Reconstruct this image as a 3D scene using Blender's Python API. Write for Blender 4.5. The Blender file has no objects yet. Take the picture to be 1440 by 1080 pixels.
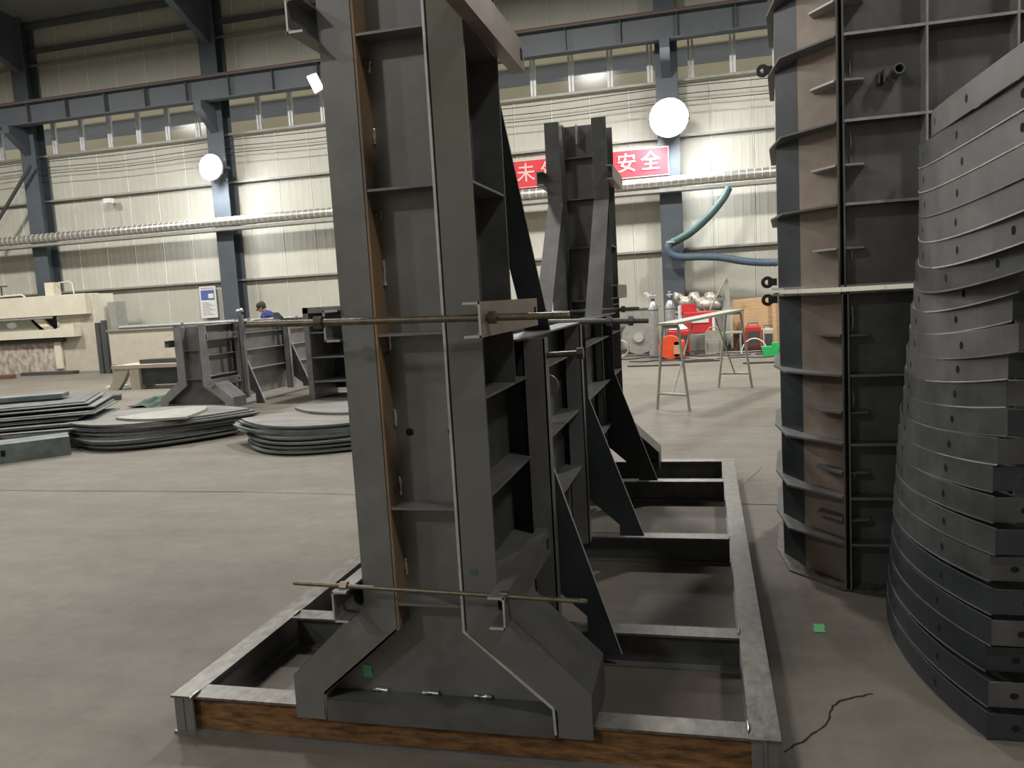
import bpy, bmesh, math, random
from mathutils import Vector, Matrix
random.seed(7)
S = bpy.context.scene
COL = S.collection
R = math.radians

# ---------------------------------------------------------------- camera
cam = bpy.data.cameras.new('camera'); camo = bpy.data.objects.new('camera', cam); COL.objects.link(camo)
yaw, pit, rol, H = R(-14.02), R(6.17), R(3.3), 1.55
f = Vector((math.sin(yaw)*math.cos(pit), math.cos(yaw)*math.cos(pit), -math.sin(pit)))
r0 = Vector((math.cos(yaw), -math.sin(yaw), 0)); d0 = f.cross(r0)
rr = math.cos(rol)*r0 + math.sin(rol)*d0; dd = -math.sin(rol)*r0 + math.cos(rol)*d0
camo.matrix_world = Matrix(((rr.x, -dd.x, -f.x, 0), (rr.y, -dd.y, -f.y, 0), (rr.z, -dd.z, -f.z, H), (0, 0, 0, 1)))
cam.sensor_width = 36; cam.lens = 1105.9*36/1440; cam.clip_start = .05; cam.clip_end = 200
S.camera = camo

# ---------------------------------------------------------------- world, lights, exposure
S.view_settings.view_transform = 'Standard'; S.view_settings.look = 'None'
S.view_settings.gamma = 1; S.view_settings.use_curve_mapping = False
S.view_settings.exposure = 0.0
S.cycles.max_bounces = 8; S.cycles.diffuse_bounces = 5
S.cycles.sample_clamp_indirect = 4
W = bpy.data.worlds.new('overcast'); S.world = W; W.use_nodes = True
W.node_tree.nodes['Background'].inputs[0].default_value = (.95, .97, 1, 1)
W.node_tree.nodes['Background'].inputs[1].default_value = 1.0

def area(name, loc, size, power, rot=(0, 0, 0), color=(1, .97, .92), sy=None, spread=180):
    l = bpy.data.lights.new(name, 'AREA'); l.energy = power; l.color = color
    l.shape = 'RECTANGLE' if sy else 'SQUARE'; l.size = size
    if sy: l.size_y = sy
    l.spread = R(spread)
    o = bpy.data.objects.new(name, l); o.location = loc; o.rotation_euler = rot; COL.objects.link(o); return o

FILL_LAMPS = [(-22, 15), (-13, 15), (-4, 15), (5, 15), (-22, 6), (-13, 6), (-5, 6.5), (-14, -8), (-8, -10), (5.5, -1)]  # unseen lamps, added to light the hall and its steel faces
for i, (x, y) in enumerate(FILL_LAMPS):
    area('fill_light', (x, y, 10.2), 1.1, 1150 if y > 10 else (330 if y > 0 else (650 if x < 0 else 380)))

# ---------------------------------------------------------------- materials
def mat(name, col, rough=.6, metal=0, var=.15, scale=6, col2=None, bump=0, bscale=40, stretch=(1, 1, 1), spec=.5, emit=None, trans=0):
    m = bpy.data.materials.new(name); m.use_nodes = True
    nt = m.node_tree; n = nt.nodes; b = n['Principled BSDF']; L = nt.links.new
    b.inputs['Roughness'].default_value = rough; b.inputs['Metallic'].default_value = metal
    b.inputs['Specular IOR Level'].default_value = spec
    if trans: b.inputs['Transmission Weight'].default_value = trans
    if emit:
        b.inputs['Emission Color'].default_value = (*emit[:3], 1); b.inputs['Emission Strength'].default_value = emit[3]
    tc = n.new('ShaderNodeNewGeometry'); mp = n.new('ShaderNodeMapping'); mp.inputs['Scale'].default_value = stretch
    L(tc.outputs['Position'], mp.inputs['Vector'])
    nz = n.new('ShaderNodeTexNoise'); nz.inputs['Scale'].default_value = scale; nz.inputs['Detail'].default_value = 7
    nz.inputs['Roughness'].default_value = .62
    L(mp.outputs[0], nz.inputs['Vector'])
    rp = n.new('ShaderNodeValToRGB'); rp.color_ramp.elements[0].position = .3; rp.color_ramp.elements[1].position = .7
    if col2 is None:
        lo = tuple(c*(1-var) for c in col); hi = tuple(min(1, c*(1+var)) for c in col)
    else: lo, hi = col, col2
    rp.color_ramp.elements[0].color = (*lo, 1); rp.color_ramp.elements[1].color = (*hi, 1)
    L(nz.outputs['Fac'], rp.inputs[0]); L(rp.outputs[0], b.inputs['Base Color'])
    mr = n.new('ShaderNodeMapRange'); mr.inputs['To Min'].default_value = max(.03, rough-.1); mr.inputs['To Max'].default_value = min(1, rough+.12)
    L(nz.outputs['Fac'], mr.inputs['Value']); L(mr.outputs[0], b.inputs['Roughness'])
    if bump:
        n2 = n.new('ShaderNodeTexNoise'); n2.inputs['Scale'].default_value = bscale; n2.inputs['Detail'].default_value = 4
        L(mp.outputs[0], n2.inputs['Vector'])
        bp = n.new('ShaderNodeBump'); bp.inputs['Strength'].default_value = bump; bp.inputs['Distance'].default_value = .01
        L(n2.outputs['Fac'], bp.inputs['Height']); L(bp.outputs[0], b.inputs['Normal'])
    return m

M = {}
M['steel'] = mat('mill_scale_steel', (.15, .15, .148), .45, .35, col2=(.235, .235, .232), scale=5, bump=.03, bscale=90)
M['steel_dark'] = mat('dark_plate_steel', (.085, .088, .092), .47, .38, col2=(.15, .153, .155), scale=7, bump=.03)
M['steel_olive'] = mat('olive_oiled_steel', (.115, .112, .10), .5, .35, col2=(.20, .185, .135), scale=2.2, bump=.03)
_m = M['steel_olive']; _nt = _m.node_tree; _n = _nt.nodes; _b = _n['Principled BSDF']; _L = _nt.links.new
_src = _b.inputs['Base Color'].links[0].from_socket; _g = _n.new('ShaderNodeNewGeometry'); _sx = _n.new('ShaderNodeSeparateXYZ'); _L(_g.outputs['Position'], _sx.inputs[0])
_nz = _n.new('ShaderNodeTexNoise'); _nz.inputs['Scale'].default_value = 3.5; _nz.inputs['Detail'].default_value = 5; _L(_g.outputs['Position'], _nz.inputs['Vector'])
_ad = _n.new('ShaderNodeMath'); _ad.operation = 'MULTIPLY_ADD'; _ad.inputs[1].default_value = 1.6; _L(_nz.outputs['Fac'], _ad.inputs[0]); _L(_sx.outputs[2], _ad.inputs[2])
_mr = _n.new('ShaderNodeMapRange'); _mr.inputs['From Min'].default_value = 2.35; _mr.inputs['From Max'].default_value = 3.0; _L(_ad.outputs[0], _mr.inputs['Value'])
_mx = _n.new('ShaderNodeMix'); _mx.data_type = 'RGBA'; _mx.inputs[6].default_value = (.165, .168, .165, 1); _L(_mr.outputs[0], _mx.inputs[0]); _L(_src, _mx.inputs[7]); _L(_mx.outputs[2], _b.inputs['Base Color'])
M['steel_light'] = mat('pale_grey_steel', (.22, .22, .215), .5, .3, col2=(.37, .37, .36), scale=2.5, bump=.02)
M['steel_blue_shaded'] = mat('blue_grey_steel_shaded', (.035, .041, .048), .5, .3, col2=(.065, .074, .084), scale=3, bump=.08)  # base darkened to carry the lack of light near the floor
M['steel_brown_lit'] = mat('brownish_plate_steel_lit', (.27, .22, .19), .42, .3, col2=(.42, .34, .29), scale=4, bump=.02)  # base raised to hold the reflected light on the shell's angled face
M['edge'] = mat('bright_cut_edge', (.42, .42, .41), .4, .3, col2=(.62, .62, .60), scale=20)
M['weld'] = mat('bright_weld', (.55, .55, .53), .3, .8, scale=60)
M['rod'] = mat('threaded_rod_steel', (.12, .105, .075), .4, .7, col2=(.24, .21, .16), scale=30)
M['rod_rust'] = mat('rusty_rod', (.12, .06, .04), .7, .3, col2=(.2, .12, .09), scale=30)
M['rust'] = mat('rusty_web', (.05, .028, .016), .75, .1, col2=(.36, .18, .065), scale=11, stretch=(1, 1, 5), bump=.3)
M['rust_edge'] = mat('heat_tinted_steel', (.13, .12, .11), .55, .3, col2=(.36, .23, .12), scale=3, stretch=(1, 1, .6), bump=.1)
M['ground_edge'] = mat('ground_flange', (.085, .08, .07), .42, .5, col2=(.24, .23, .205), scale=14, stretch=(1.6, 1, 1), bump=.08)
M['black'] = mat('dark_hole', (.004, .004, .005), .9)
M['green_paint'] = mat('green_tape', (.16, .62, .27), .6, 0, scale=40)
M['panel'] = mat('cream_wall_sheet', (.50, .49, .42), .55, 0, var=.06, scale=1.2, bump=0)
M['girt'] = mat('galvanised_girt', (.33, .33, .30), .5, .3, scale=8)
M['column'] = mat('blue_grey_painted_steel', (.078, .094, .112), .55, 0, var=.12, scale=2)
M['beam'] = mat('grey_painted_beam', (.095, .106, .12), .55, 0, var=.12, scale=2)
M['duct'] = mat('galvanised_duct', (.45, .44, .40), .33, .75, col2=(.62, .60, .55), scale=8)
M['alu'] = mat('white_aluminium_frame', (.72, .73, .72), .45, .1, scale=5)
M['cream'] = mat('cream_machine_paint', (.66, .62, .50), .5, 0, var=.06, scale=3)
M['beige'] = mat('beige_machine_paint', (.47, .43, .35), .55, 0, var=.1, scale=4)
M['chipped'] = mat('chipped_paint', (.20, .14, .12), .6, 0, col2=(.62, .57, .48), scale=7, stretch=(1, 1, .6))
M['machine_dark'] = mat('dark_machine_steel', (.07, .07, .07), .6, .2)
M['sheet'] = mat('cut_sheet_top', (.13, .13, .12), .5, .35, col2=(.25, .245, .23), scale=3, bump=.08, stretch=(.5, 2, 1))
M['sheet_dark'] = mat('cut_sheet_side', (.09, .10, .105), .5, .4, col2=(.19, .20, .20), scale=5)
M['sheet_green'] = mat('greenish_sheet', (.10, .13, .125), .5, .35, col2=(.22, .26, .25), scale=4)
M['red'] = mat('red_paint', (.55, .03, .035), .5, 0, scale=5)
M['orange'] = mat('orange_paint', (.85, .10, .03), .45, 0, scale=5)
M['green'] = mat('green_plastic', (.03, .5, .14), .45, 0)
M['wood'] = mat('plywood', (.50, .32, .17), .7, 0, col2=(.66, .46, .27), scale=3, stretch=(1, 1, 8))
M['white'] = mat('white_paper', (.75, .75, .73), .7, 0, var=.05)
M['blueprint'] = mat('blue_print', (.10, .14, .38), .7, 0)
M['ink'] = mat('grey_print', (.30, .31, .33), .7, 0)
M['banner'] = mat('red_banner', (.62, .035, .05), .6, 0, var=.06)
M['letter'] = mat('pink_white_lettering', (.80, .48, .45), .6, 0, var=.04)
M['cylinder'] = mat('silver_gas_bottle', (.42, .43, .43), .38, .55, scale=9)
M['hose_green'] = mat('green_hose', (.055, .11, .10), .6, 0, scale=12)
M['hose_blue'] = mat('blue_hose', (.085, .13, .18), .55, 0, scale=12)
M['trestle'] = mat('grey_green_painted_tube', (.36, .37, .31), .55, .1, scale=9)
M['foil'] = mat('crumpled_foil_wrap', (.32, .29, .25), .4, .4, col2=(.62, .58, .52), scale=9, bump=.9, bscale=14)
M['skin'] = mat('skin', (.62, .38, .28), .6, 0, var=.04)
M['cloth'] = mat('blue_work_cloth', (.025, .03, .13), .85, 0, var=.2, scale=12, bump=.3)
M['trousers'] = mat('dark_trousers', (.03, .035, .06), .85, 0)
M['cap'] = mat('dark_cap', (.025, .035, .03), .85, 0)
M['cable'] = mat('black_cable', (.02, .02, .02), .6, 0)
M['cable_grey'] = mat('pale_cable', (.42, .36, .31), .6, 0)
M['ceil'] = mat('roof_sheet', (.20, .205, .195), .6, 0, var=.08, scale=1.5)
M['glow'] = mat('lamp_face', (1, 1, 1), .4, 0, emit=(1, .99, .96, 60))
M['glow_soft'] = mat('bay_lamp_face', (1, 1, 1), .4, 0, emit=(1, .99, .96, 12))
M['neigh_grey'] = mat('neighbour_grey_sheet', (.27, .27, .27), .7, 0, var=.08, scale=.6)
M['neigh_beige'] = mat('neighbour_beige_sheet', (.62, .50, .33), .7, 0, var=.06, scale=.6)

def glass():
    m = bpy.data.materials.new('window_glass'); m.use_nodes = True; nt = m.node_tree; n = nt.nodes; n.clear()
    o = n.new('ShaderNodeOutputMaterial'); mx = n.new('ShaderNodeMixShader'); t = n.new('ShaderNodeBsdfTransparent'); g = n.new('ShaderNodeBsdfGlossy')
    t.inputs[0].default_value = (.82, .85, .85, 1); g.inputs['Roughness'].default_value = .15; mx.inputs[0].default_value = .01
    nt.links.new(t.outputs[0], mx.inputs[1]); nt.links.new(g.outputs[0], mx.inputs[2]); nt.links.new(mx.outputs[0], o.inputs[0]); return m
M['glass'] = glass()

def floor_mat():
    m = bpy.data.materials.new('concrete_floor'); m.use_nodes = True; nt = m.node_tree; n = nt.nodes; L = nt.links.new; b = n['Principled BSDF']
    g = n.new('ShaderNodeNewGeometry')
    def noise(sc, det, rg=.6, st=(1, 1, 1)):
        mp = n.new('ShaderNodeMapping'); mp.inputs['Scale'].default_value = st; L(g.outputs['Position'], mp.inputs[0])
        z = n.new('ShaderNodeTexNoise'); z.inputs['Scale'].default_value = sc; z.inputs['Detail'].default_value = det; z.inputs['Roughness'].default_value = rg
        L(mp.outputs[0], z.inputs['Vector']); return z.outputs['Fac']
    a = noise(.45, 6); c = noise(7, 8, .7); e = noise(3, 5, .6, (.25, 1, 1))
    def ramp(fac, p0, c0, p1, c1):
        r = n.new('ShaderNodeValToRGB'); r.color_ramp.elements[0].position = p0; r.color_ramp.elements[1].position = p1
        r.color_ramp.elements[0].color = (*c0, 1); r.color_ramp.elements[1].color = (*c1, 1); L(fac, r.inputs[0]); return r.outputs[0]
    def mul(x, y, f=1):
        k = n.new('ShaderNodeMix'); k.data_type = 'RGBA'; k.blend_type = 'MULTIPLY'; k.inputs[0].default_value = f; L(x, k.inputs[6]); L(y, k.inputs[7]); return k.outputs[2]
    col = mul(ramp(a, .3, (.150, .134, .108), .7, (.225, .205, .17)), ramp(c, .3, (.78, .78, .78), .65, (1, 1, 1)))
    col = mul(col, ramp(e, .35, (.84, .83, .82), .6, (1, 1, 1)))
    L(col, b.inputs['Base Color']); b.inputs['Roughness'].default_value = .62; b.inputs['Specular IOR Level'].default_value = .35
    bp = n.new('ShaderNodeBump'); bp.inputs['Strength'].default_value = .35; bp.inputs['Distance'].default_value = .02; L(c, bp.inputs['Height']); L(bp.outputs[0], b.inputs['Normal'])
    return m
M['floor'] = floor_mat()

# ---------------------------------------------------------------- mesh helpers
class MB:
    def __init__(s): s.v = []; s.f = []; s.m = []; s.smooth = []
    def add(s, v, f, mi=0, sm=False):
        o = len(s.v); s.v += [tuple(p) for p in v]
        for q in f: s.f.append([o+i for i in q]); s.m.append(mi); s.smooth.append(sm)
    def box(s, x0, x1, y0, y1, z0, z1, mi=0):
        v = [(x0, y0, z0), (x1, y0, z0), (x1, y1, z0), (x0, y1, z0), (x0, y0, z1), (x1, y0, z1), (x1, y1, z1), (x0, y1, z1)]
        s.add(v, [(0, 3, 2, 1), (4, 5, 6, 7), (0, 1, 5, 4), (1, 2, 6, 5), (2, 3, 7, 6), (3, 0, 4, 7)], mi); return s
    def prism(s, poly, axis, a, b, mi=0):
        # polygon in the plane normal to axis: 'x' -> (y,z), 'y' -> (x,z), 'z' -> (x,y)
        def P(p, t): return {'x': (t, p[0], p[1]), 'y': (p[0], t, p[1]), 'z': (p[0], p[1], t)}[axis]
        n = len(poly); v = [P(p, a) for p in poly]+[P(p, b) for p in poly]
        s.add(v, [tuple(range(n-1, -1, -1)), tuple(range(n, 2*n))]+[(i, (i+1) % n, n+(i+1) % n, n+i) for i in range(n)], mi); return s
    def band(s, path, w, axis, a, b, mi=0):
        # a plate of thickness w following an open path, extruded along axis
        P = [Vector(p) for p in path]; L = []; Rr = []
        for i, p in enumerate(P):
            t = (P[min(i+1, len(P)-1)]-P[max(i-1, 0)])
            if 0 < i < len(P)-1:
                t1 = (P[i]-P[i-1]).normalized(); t2 = (P[i+1]-P[i]).normalized(); t = t1+t2; t.normalize()
                k = 1/max(.3, t.dot(t1))
            else: t.normalize(); k = 1
            nn = Vector((-t.y, t.x))*w/2*k; L.append(p+nn); Rr.append(p-nn)
        for i in range(len(P)-1):
            s.prism([L[i], L[i+1], Rr[i+1], Rr[i]], axis, a, b, mi)
        return s
    def tube(s, pts, r, n=8, mi=0, cap=True, sm=True):
        P = [Vector(p) for p in pts]; rings = []; up = None
        for i, p in enumerate(P):
            t = (P[min(i+1, len(P)-1)]-P[max(i-1, 0)]).normalized()
            if up is None: up = Vector((0, 0, 1)) if abs(t.z) < .9 else Vector((1, 0, 0))
            a = t.cross(up).normalized(); b = t.cross(a).normalized(); up = -b if b.dot(up) < 0 else b
            rad = r[i] if isinstance(r, (list, tuple)) else r
            rings.append([p+a*math.cos(2*math.pi*k/n)*rad+b*math.sin(2*math.pi*k/n)*rad for k in range(n)])
        v = [q for g in rings for q in g]; f = []
        for i in range(len(P)-1):
            for k in range(n):
                f.append((i*n+k, i*n+(k+1) % n, (i+1)*n+(k+1) % n, (i+1)*n+k))
        s.add(v, f, mi, sm)
        if cap:
            s.add(rings[0], [tuple(range(n))], mi); s.add(rings[-1], [tuple(range(n))], mi)
        return s
    def cyl(s, a, b, r, n=12, mi=0, sm=True): return s.tube([a, b], r, n, mi, True, sm)
    def lathe(s, prof, n=16, c=(0, 0), mi=0):
        v = [(c[0]+r*math.cos(2*math.pi*k/n), c[1]+r*math.sin(2*math.pi*k/n), z) for r, z in prof for k in range(n)]
        f = [(i*n+k, i*n+(k+1) % n, (i+1)*n+(k+1) % n, (i+1)*n+k) for i in range(len(prof)-1) for k in range(n)]
        s.add(v, f, mi, True); return s
    def ring(s, c, R1, R2, t, axis='y', n=20, mi=0):
        for k in range(n):
            a0, a1 = 2*math.pi*k/n, 2*math.pi*(k+1)/n
            q = [(R1*math.cos(a0), R1*math.sin(a0)), (R2*math.cos(a0), R2*math.sin(a0)), (R2*math.cos(a1), R2*math.sin(a1)), (R1*math.cos(a1), R1*math.sin(a1))]
            off = {'x': (c[1], c[2]), 'y': (c[0], c[2]), 'z': (c[0], c[1])}[axis]; ca = {'x': c[0], 'y': c[1], 'z': c[2]}[axis]
            s.prism([(p[0]+off[0], p[1]+off[1]) for p in q], axis, ca-t/2, ca+t/2, mi)
        return s
    def mesh(s, name, mats):
        me = bpy.data.meshes.new(name); me.from_pydata(s.v, [], s.f)
        for m in (mats if isinstance(mats, (list, tuple)) else [mats]): me.materials.append(M[m])
        me.polygons.foreach_set('material_index', s.m); me.polygons.foreach_set('use_smooth', s.smooth)
        bm = bmesh.new(); bm.from_mesh(me); bmesh.ops.recalc_face_normals(bm, faces=bm.faces); bm.to_mesh(me); bm.free()
        me.update(); return me

def tag(o, label=None, cat=None, group=None, kind=None):
    if label: o['label'] = label
    if cat: o['category'] = cat
    if group: o['group'] = group
    if kind: o['kind'] = kind
    return o
def thing(name, label, cat, loc=(0, 0, 0), rz=0, group=None, scale=None):
    o = bpy.data.objects.new(name, None); COL.objects.link(o); o.location = loc; o.rotation_euler = (0, 0, rz)
    o.empty_display_size = .1
    if scale: o.scale = scale
    return tag(o, label, cat, group)
def obj(name, mb, m, parent=None, local=False, label=None, bev=0):
    """mesh object; coordinates are world metres unless local"""
    me = mb.mesh(name, m); o = bpy.data.objects.new(name, me); COL.objects.link(o)
    if parent is not None:
        if not local:
            off = Vector(parent.location)
            if parent.parent: off = Vector(parent.parent.location)
            if parent.type == 'MESH' and parent.parent is None: off = Vector((0, 0, 0)) if parent.location.length == 0 else Vector(parent.location)
            me.transform(Matrix.Translation(-off))
        o.parent = parent
    if bev:
        b = o.modifiers.new('bevel', 'BEVEL'); b.width = bev; b.segments = 1; b.limit_method = 'ANGLE'
    if label: o['label'] = label
    return o
def linkcopy(src, loc, parent, rot=None):
    c = src.copy(); COL.objects.link(c); c.parent = parent; c.location = loc
    if rot: c.rotation_euler = rot
    return c
def copy_tree(o, parent=None):
    c = o.copy(); COL.objects.link(c); c.parent = parent
    for ch in list(o.children): copy_tree(ch, c)
    return c
def solo(name, mb, m, label, cat, group=None):
    """a top-level thing made of one mesh; origin moved to its base"""
    xs = [p[0] for p in mb.v]; ys = [p[1] for p in mb.v]; zs = [p[2] for p in mb.v]
    c = Vector(((min(xs)+max(xs))/2, (min(ys)+max(ys))/2, min(zs)))
    me = mb.mesh(name, m); me.transform(Matrix.Translation(-c)); o = bpy.data.objects.new(name, me); o.location = c; COL.objects.link(o)
    return tag(o, label, cat, group)
def struct(name, mb, m, parent=None):
    o = obj(name, mb, m, parent)
    if parent is None: o['kind'] = 'structure'
    return o

# ---------------------------------------------------------------- the hall
YW = 23.5
struct('floor', MB().box(-34, 16, -16, 24, -.3, 0), 'floor')
# back wall: a plain backing with a window band left open, sandwich panels on its face
bk = MB(); bk.box(-34, 16, YW+.06, YW+.2, 0, 7.33); bk.box(-34, 16, YW+.06, YW+.2, 8.55, 12.6)
wall = struct('wall_back', bk, 'panel')
pw = 1.13
def panel_mesh(z0, z1):
    b = MB(); n = 5; w = pw-.012
    b.box(.006, pw-.006, .02, .06, z0, z1)
    for k in range(n):   # shallow ribs of the profiled sheet
        x = .10+k*(w-.2)/(n-1)+.006
        b.prism([(x-.05, .021), (x-.035, .0165), (x+.035, .0165), (x+.05, .021)], 'z', z0, z1)
    b.box(.006, .026, .004, .03, z0, z1, 1)
    return b.mesh('wall_panel', ['panel', 'alu'])
pm = [panel_mesh(0.02, 2.62), panel_mesh(2.64, 5.78), panel_mesh(5.8, 7.30), panel_mesh(8.58, 12.4)]
x = -33.6
while x < 15:
    for me in pm:
        if x < -27 and me is not pm[0] and False: continue
        o = bpy.data.objects.new('wall_panel', me); COL.objects.link(o); o.parent = wall; o.location = (x, YW-.005, 0)
    x += pw
for nm, (x0, x1, y0, y1) in {'wall_left': (-34.2, -34, -16, 24), 'wall_right': (16, 16.2, -16, 24), 'wall_front': (-34, 16, -16.2, -16)}.items():
    struct(nm, MB().box(x0, x1, y0, y1, 0, 16), 'panel')
# roof: slopes up towards the camera
ce = MB(); ce.prism([(24, 11.75), (24, 11.85), (4, 13.9), (4, 13.8)], 'x', -34, 16); ce.prism([(4, 13.8), (4, 13.9), (-16.2, 11.9), (-16.2, 11.8)], 'x', -34, 16)
struct('ceiling', ce, 'ceil')
for i, (y, z) in enumerate([(23.3, 11.72), (21.4, 11.92), (19.5, 12.12), (17.6, 12.32)]):
    tag(obj('trim_%d' % (i+1), MB().box(-34, 16, y-.04, y+.04, z-.17, z), 'beam'), kind='structure')
# horizontal girts and ledges on the wall
gz = [(2.68, .06, 'girt'), (5.84, .06, 'girt'), (7.36, .07, 'girt'), (10.88, .13, 'beam'), (10.40, .05, 'girt'), (8.56, .06, 'girt')]
for i, (z, h, m) in enumerate(gz):
    tag(obj('trim_%d' % (i+5), MB().box(-34, 16, YW-.16, YW, z-h/2, z+h/2), m), kind='structure')
# dado strip of masonry at the floor
tag(obj('baseboard_back', MB().box(-34, 16, YW-.10, YW, 0, .12), 'girt'), kind='structure')

# window band between the sill and the crane beam
FR = MB().box(-.035, .035, 0, .08, 7.38, 8.54).mesh('window_frame', 'alu')
GL = MB().box(.05, 1.07, .03, .04, 7.40, 8.52).mesh('pane', 'glass')
xw = -33.0; k = 0; wi = 0
while xw < 14:
    wi += 1
    wn = bpy.data.objects.new('window_%d' % wi, None); COL.objects.link(wn); wn.location = (xw, YW-.02, 0); wn['kind'] = 'structure'
    for q in range(2):
        for dx in (0, .095):
            o = bpy.data.objects.new('window_frame', FR); COL.objects.link(o); o.parent = wn; o.location = (q*1.13+dx, 0, 0)
        g = bpy.data.objects.new('pane', GL); COL.objects.link(g); g.parent = wn; g.location = (q*1.13+.06, 0, 0)
    xw += 2*1.13
# neighbouring shed seen through the windows
nb = thing('neighbour_shed', 'grey and beige sheet-clad shed outside, seen through the window band', 'building', (-9, 32, 0))
obj('wall', MB().box(-60, 40, 32, 32.4, 0, 14), 'neigh_grey', nb)
obj('lower_band', MB().box(-60, 40, 31.8, 32, 9.0, 9.95), 'neigh_beige', nb, label='beige band')
obj('upper_band', MB().box(-60, 40, 31.8, 32, 10.7, 11.3), 'neigh_beige', nb, label='beige band')

# columns, corbels, rafters, crane beam
COLX = [(-29.3, 'steel column beside the cream press machine, farthest left'), (-22.28, 'blue-grey steel column rising behind the cream press machine'),
        (-15.02, 'blue-grey steel column with the left floodlight, next to the safety poster'),
        (-7.95, 'blue-grey steel column hidden behind the tall front tower'),
        (-.84, 'blue-grey steel column with the right floodlight, behind the gas bottles'), (6.3, 'steel column behind the ribbed shells on the right'), (13.4, 'steel column farthest right')]
for x, lab in COLX:
    t = thing('steel_column', lab, 'column', (x, 23.2, 0), group=None)
    b = MB(); b.box(x-.3, x+.3, 22.94, 22.965, 0, 12.0); obj('front_flange', b, 'column', t)
    obj('rear_flange', MB().box(x-.3, x+.3, 23.415, 23.44, 0, 11.8), 'column', t)
    obj('web', MB().box(x-.012, x+.012, 22.965, 23.415, 0, 11.8), 'column', t)
    obj('corbel', MB().prism([(22.94, 7.35), (22.94, 8.2), (22.15, 8.2), (22.15, 7.95)], 'x', x-.13, x+.13), 'column', t)
    obj('rafter', MB().prism([(22.94, 10.1), (22.94, 11.85), (4, 13.75), (4, 13.0), (20.3, 11.25)], 'x', x-.12, x+.12), 'column', t)
bm_ = thing('crane_beam', 'long grey crane runway beam under the roof along the back wall', 'beam', (-9, 22.4, 8.2))
obj('web', MB().box(-34, 16, 22.44, 22.46, 8.24, 8.86), 'beam', bm_)
obj('top_flange', MB().box(-34, 16, 22.25, 22.65, 8.86, 8.89), 'beam', bm_)
obj('bottom_flange', MB().box(-34, 16, 22.28, 22.62, 8.21, 8.24), 'beam', bm_)
obj('rail', MB().box(-34, 16, 22.42, 22.48, 8.89, 9.0), 'rod_rust', bm_, label='thin reddish crane rail')
sm = MB().box(-.006, .006, 22.3, 22.44, 8.24, 8.86)
for k in range(32):
    me = sm if k else None
    if k == 0: sme = sm.mesh('web_stiffener', 'beam')
    o = bpy.data.objects.new('web_stiffener', sme); COL.objects.link(o); o.parent = bm_; o.location = (-33.5+k*1.5+9, -22.4, -8.2)

# round spiral duct and its ledge
dc = thing('spiral_duct', 'silver spiral air duct running along the back wall', 'duct', (-9, 22.7, 4.35))
obj('pipe', MB().cyl((-34, 22.7, 4.52), (16, 22.7, 4.52), .15, 14), 'duct', dc)
sb = MB()
for k in range(200):
    x = -28+k*.2; sb.ring((x, 22.7, 4.52), .15, .158, .02, 'x', 10)
o = obj('spiral_seam', sb, 'alu', dc); o['kind'] = 'stuff'
obj('support_rail', MB().box(-34, 16, 22.55, 22.93, 4.24, 4.33), 'girt', dc)
# cables strung under the windows
for k, (z, w) in enumerate([(7.1, 'topmost'), (6.9, 'middle'), (6.7, 'lowest')]):
    pts = [(x, 23.0, z-.015*math.sin((x+29.3)/7.1*math.pi)**2*4) for x in [-33+i*1.18 for i in range(41)]]
    solo('power_cable', MB().tube(pts, .012, 5), 'cable', '%s of the three thin cables strung along the wall below the windows' % w, 'cable')

# diagonal strut on the left column
st = solo('bracing_pole', MB().cyl((-22.0, 22.7, 6.95), (-24.1, 22.7, 4.75), .06, 10), 'machine_dark', 'dark brown diagonal pole leaning on the leftmost column', 'pole')
# security camera
t = thing('security_camera', 'small white security camera on the wall above the duct', 'camera', (-19.5, 23.35, 5.5))
obj('body', MB().box(-19.62, -19.34, 23.1, 23.3, 5.55, 5.70), 'white', t); obj('bracket', MB().cyl((-19.45, 23.3, 5.62), (-19.45, 23.48, 5.55), .025, 6), 'girt', t)
obj('lead', MB().tube([(-19.42, 23.4, 5.5), (-19.36, 23.4, 5.0), (-19.4, 23.4, 4.6)], .012, 5), 'cable_grey', t)

# floodlights on the columns
def flood(x, y, z, r, label, power):
    t = thing('floodlight', label, 'floodlight', (x, y, z))
    obj('housing', _flood_housing(x, y, z, r), 'alu', t)
    b = MB(); n = 20; b.prism([(x+r*.94*math.cos(2*math.pi*k/n), z+r*.94*math.sin(2*math.pi*k/n)) for k in range(n)], 'y', y-.20, y-.18); obj('lamp_face', b, 'glow', t)  # lamp face oversized to take in the bloom around the lamp
    obj('bracket', MB().box(x-r-.03, x-r, y-.12, y+.22, z-.03, z+.03).box(x+r, x+r+.03, y-.12, y+.22, z-.03, z+.03).box(x-r, x+r, y+.19, y+.22, z-.03, z+.03), 'column', t)
    area('floodlight_beam', (x, y-.24, z), r*1.5, power*2.2, (R(90), 0, 0), (.95, .98, 1)).rotation_euler = (R(75), 0, 0)
def _flood_housing(x, y, z, r):
    b = MB(); n = 20
    for k in range(n):
        a0, a1 = 2*math.pi*k/n, 2*math.pi*(k+1)/n
        for (ra, ya), (rb, yb) in zip([(.02, y+.1), (r*.6, y+.08), (r, y-.12)], [(r*.6, y+.08), (r, y-.12), (r, y-.2)]):
            b.add([(x+ra*math.cos(a0), ya, z+ra*math.sin(a0)), (x+rb*math.cos(a0), yb, z+rb*math.sin(a0)), (x+rb*math.cos(a1), yb, z+rb*math.sin(a1)), (x+ra*math.cos(a1), ya, z+ra*math.sin(a1))], [(0, 1, 2, 3)], 0, True)
    return b
flood(-15.0, 22.7, 6.22, .40, 'glaring round floodlight on the column left of the tall front tower', 500)
flood(-.80, 22.7, 6.20, .52, 'glaring round floodlight above the red banner, right of the far tower', 800)
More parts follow.
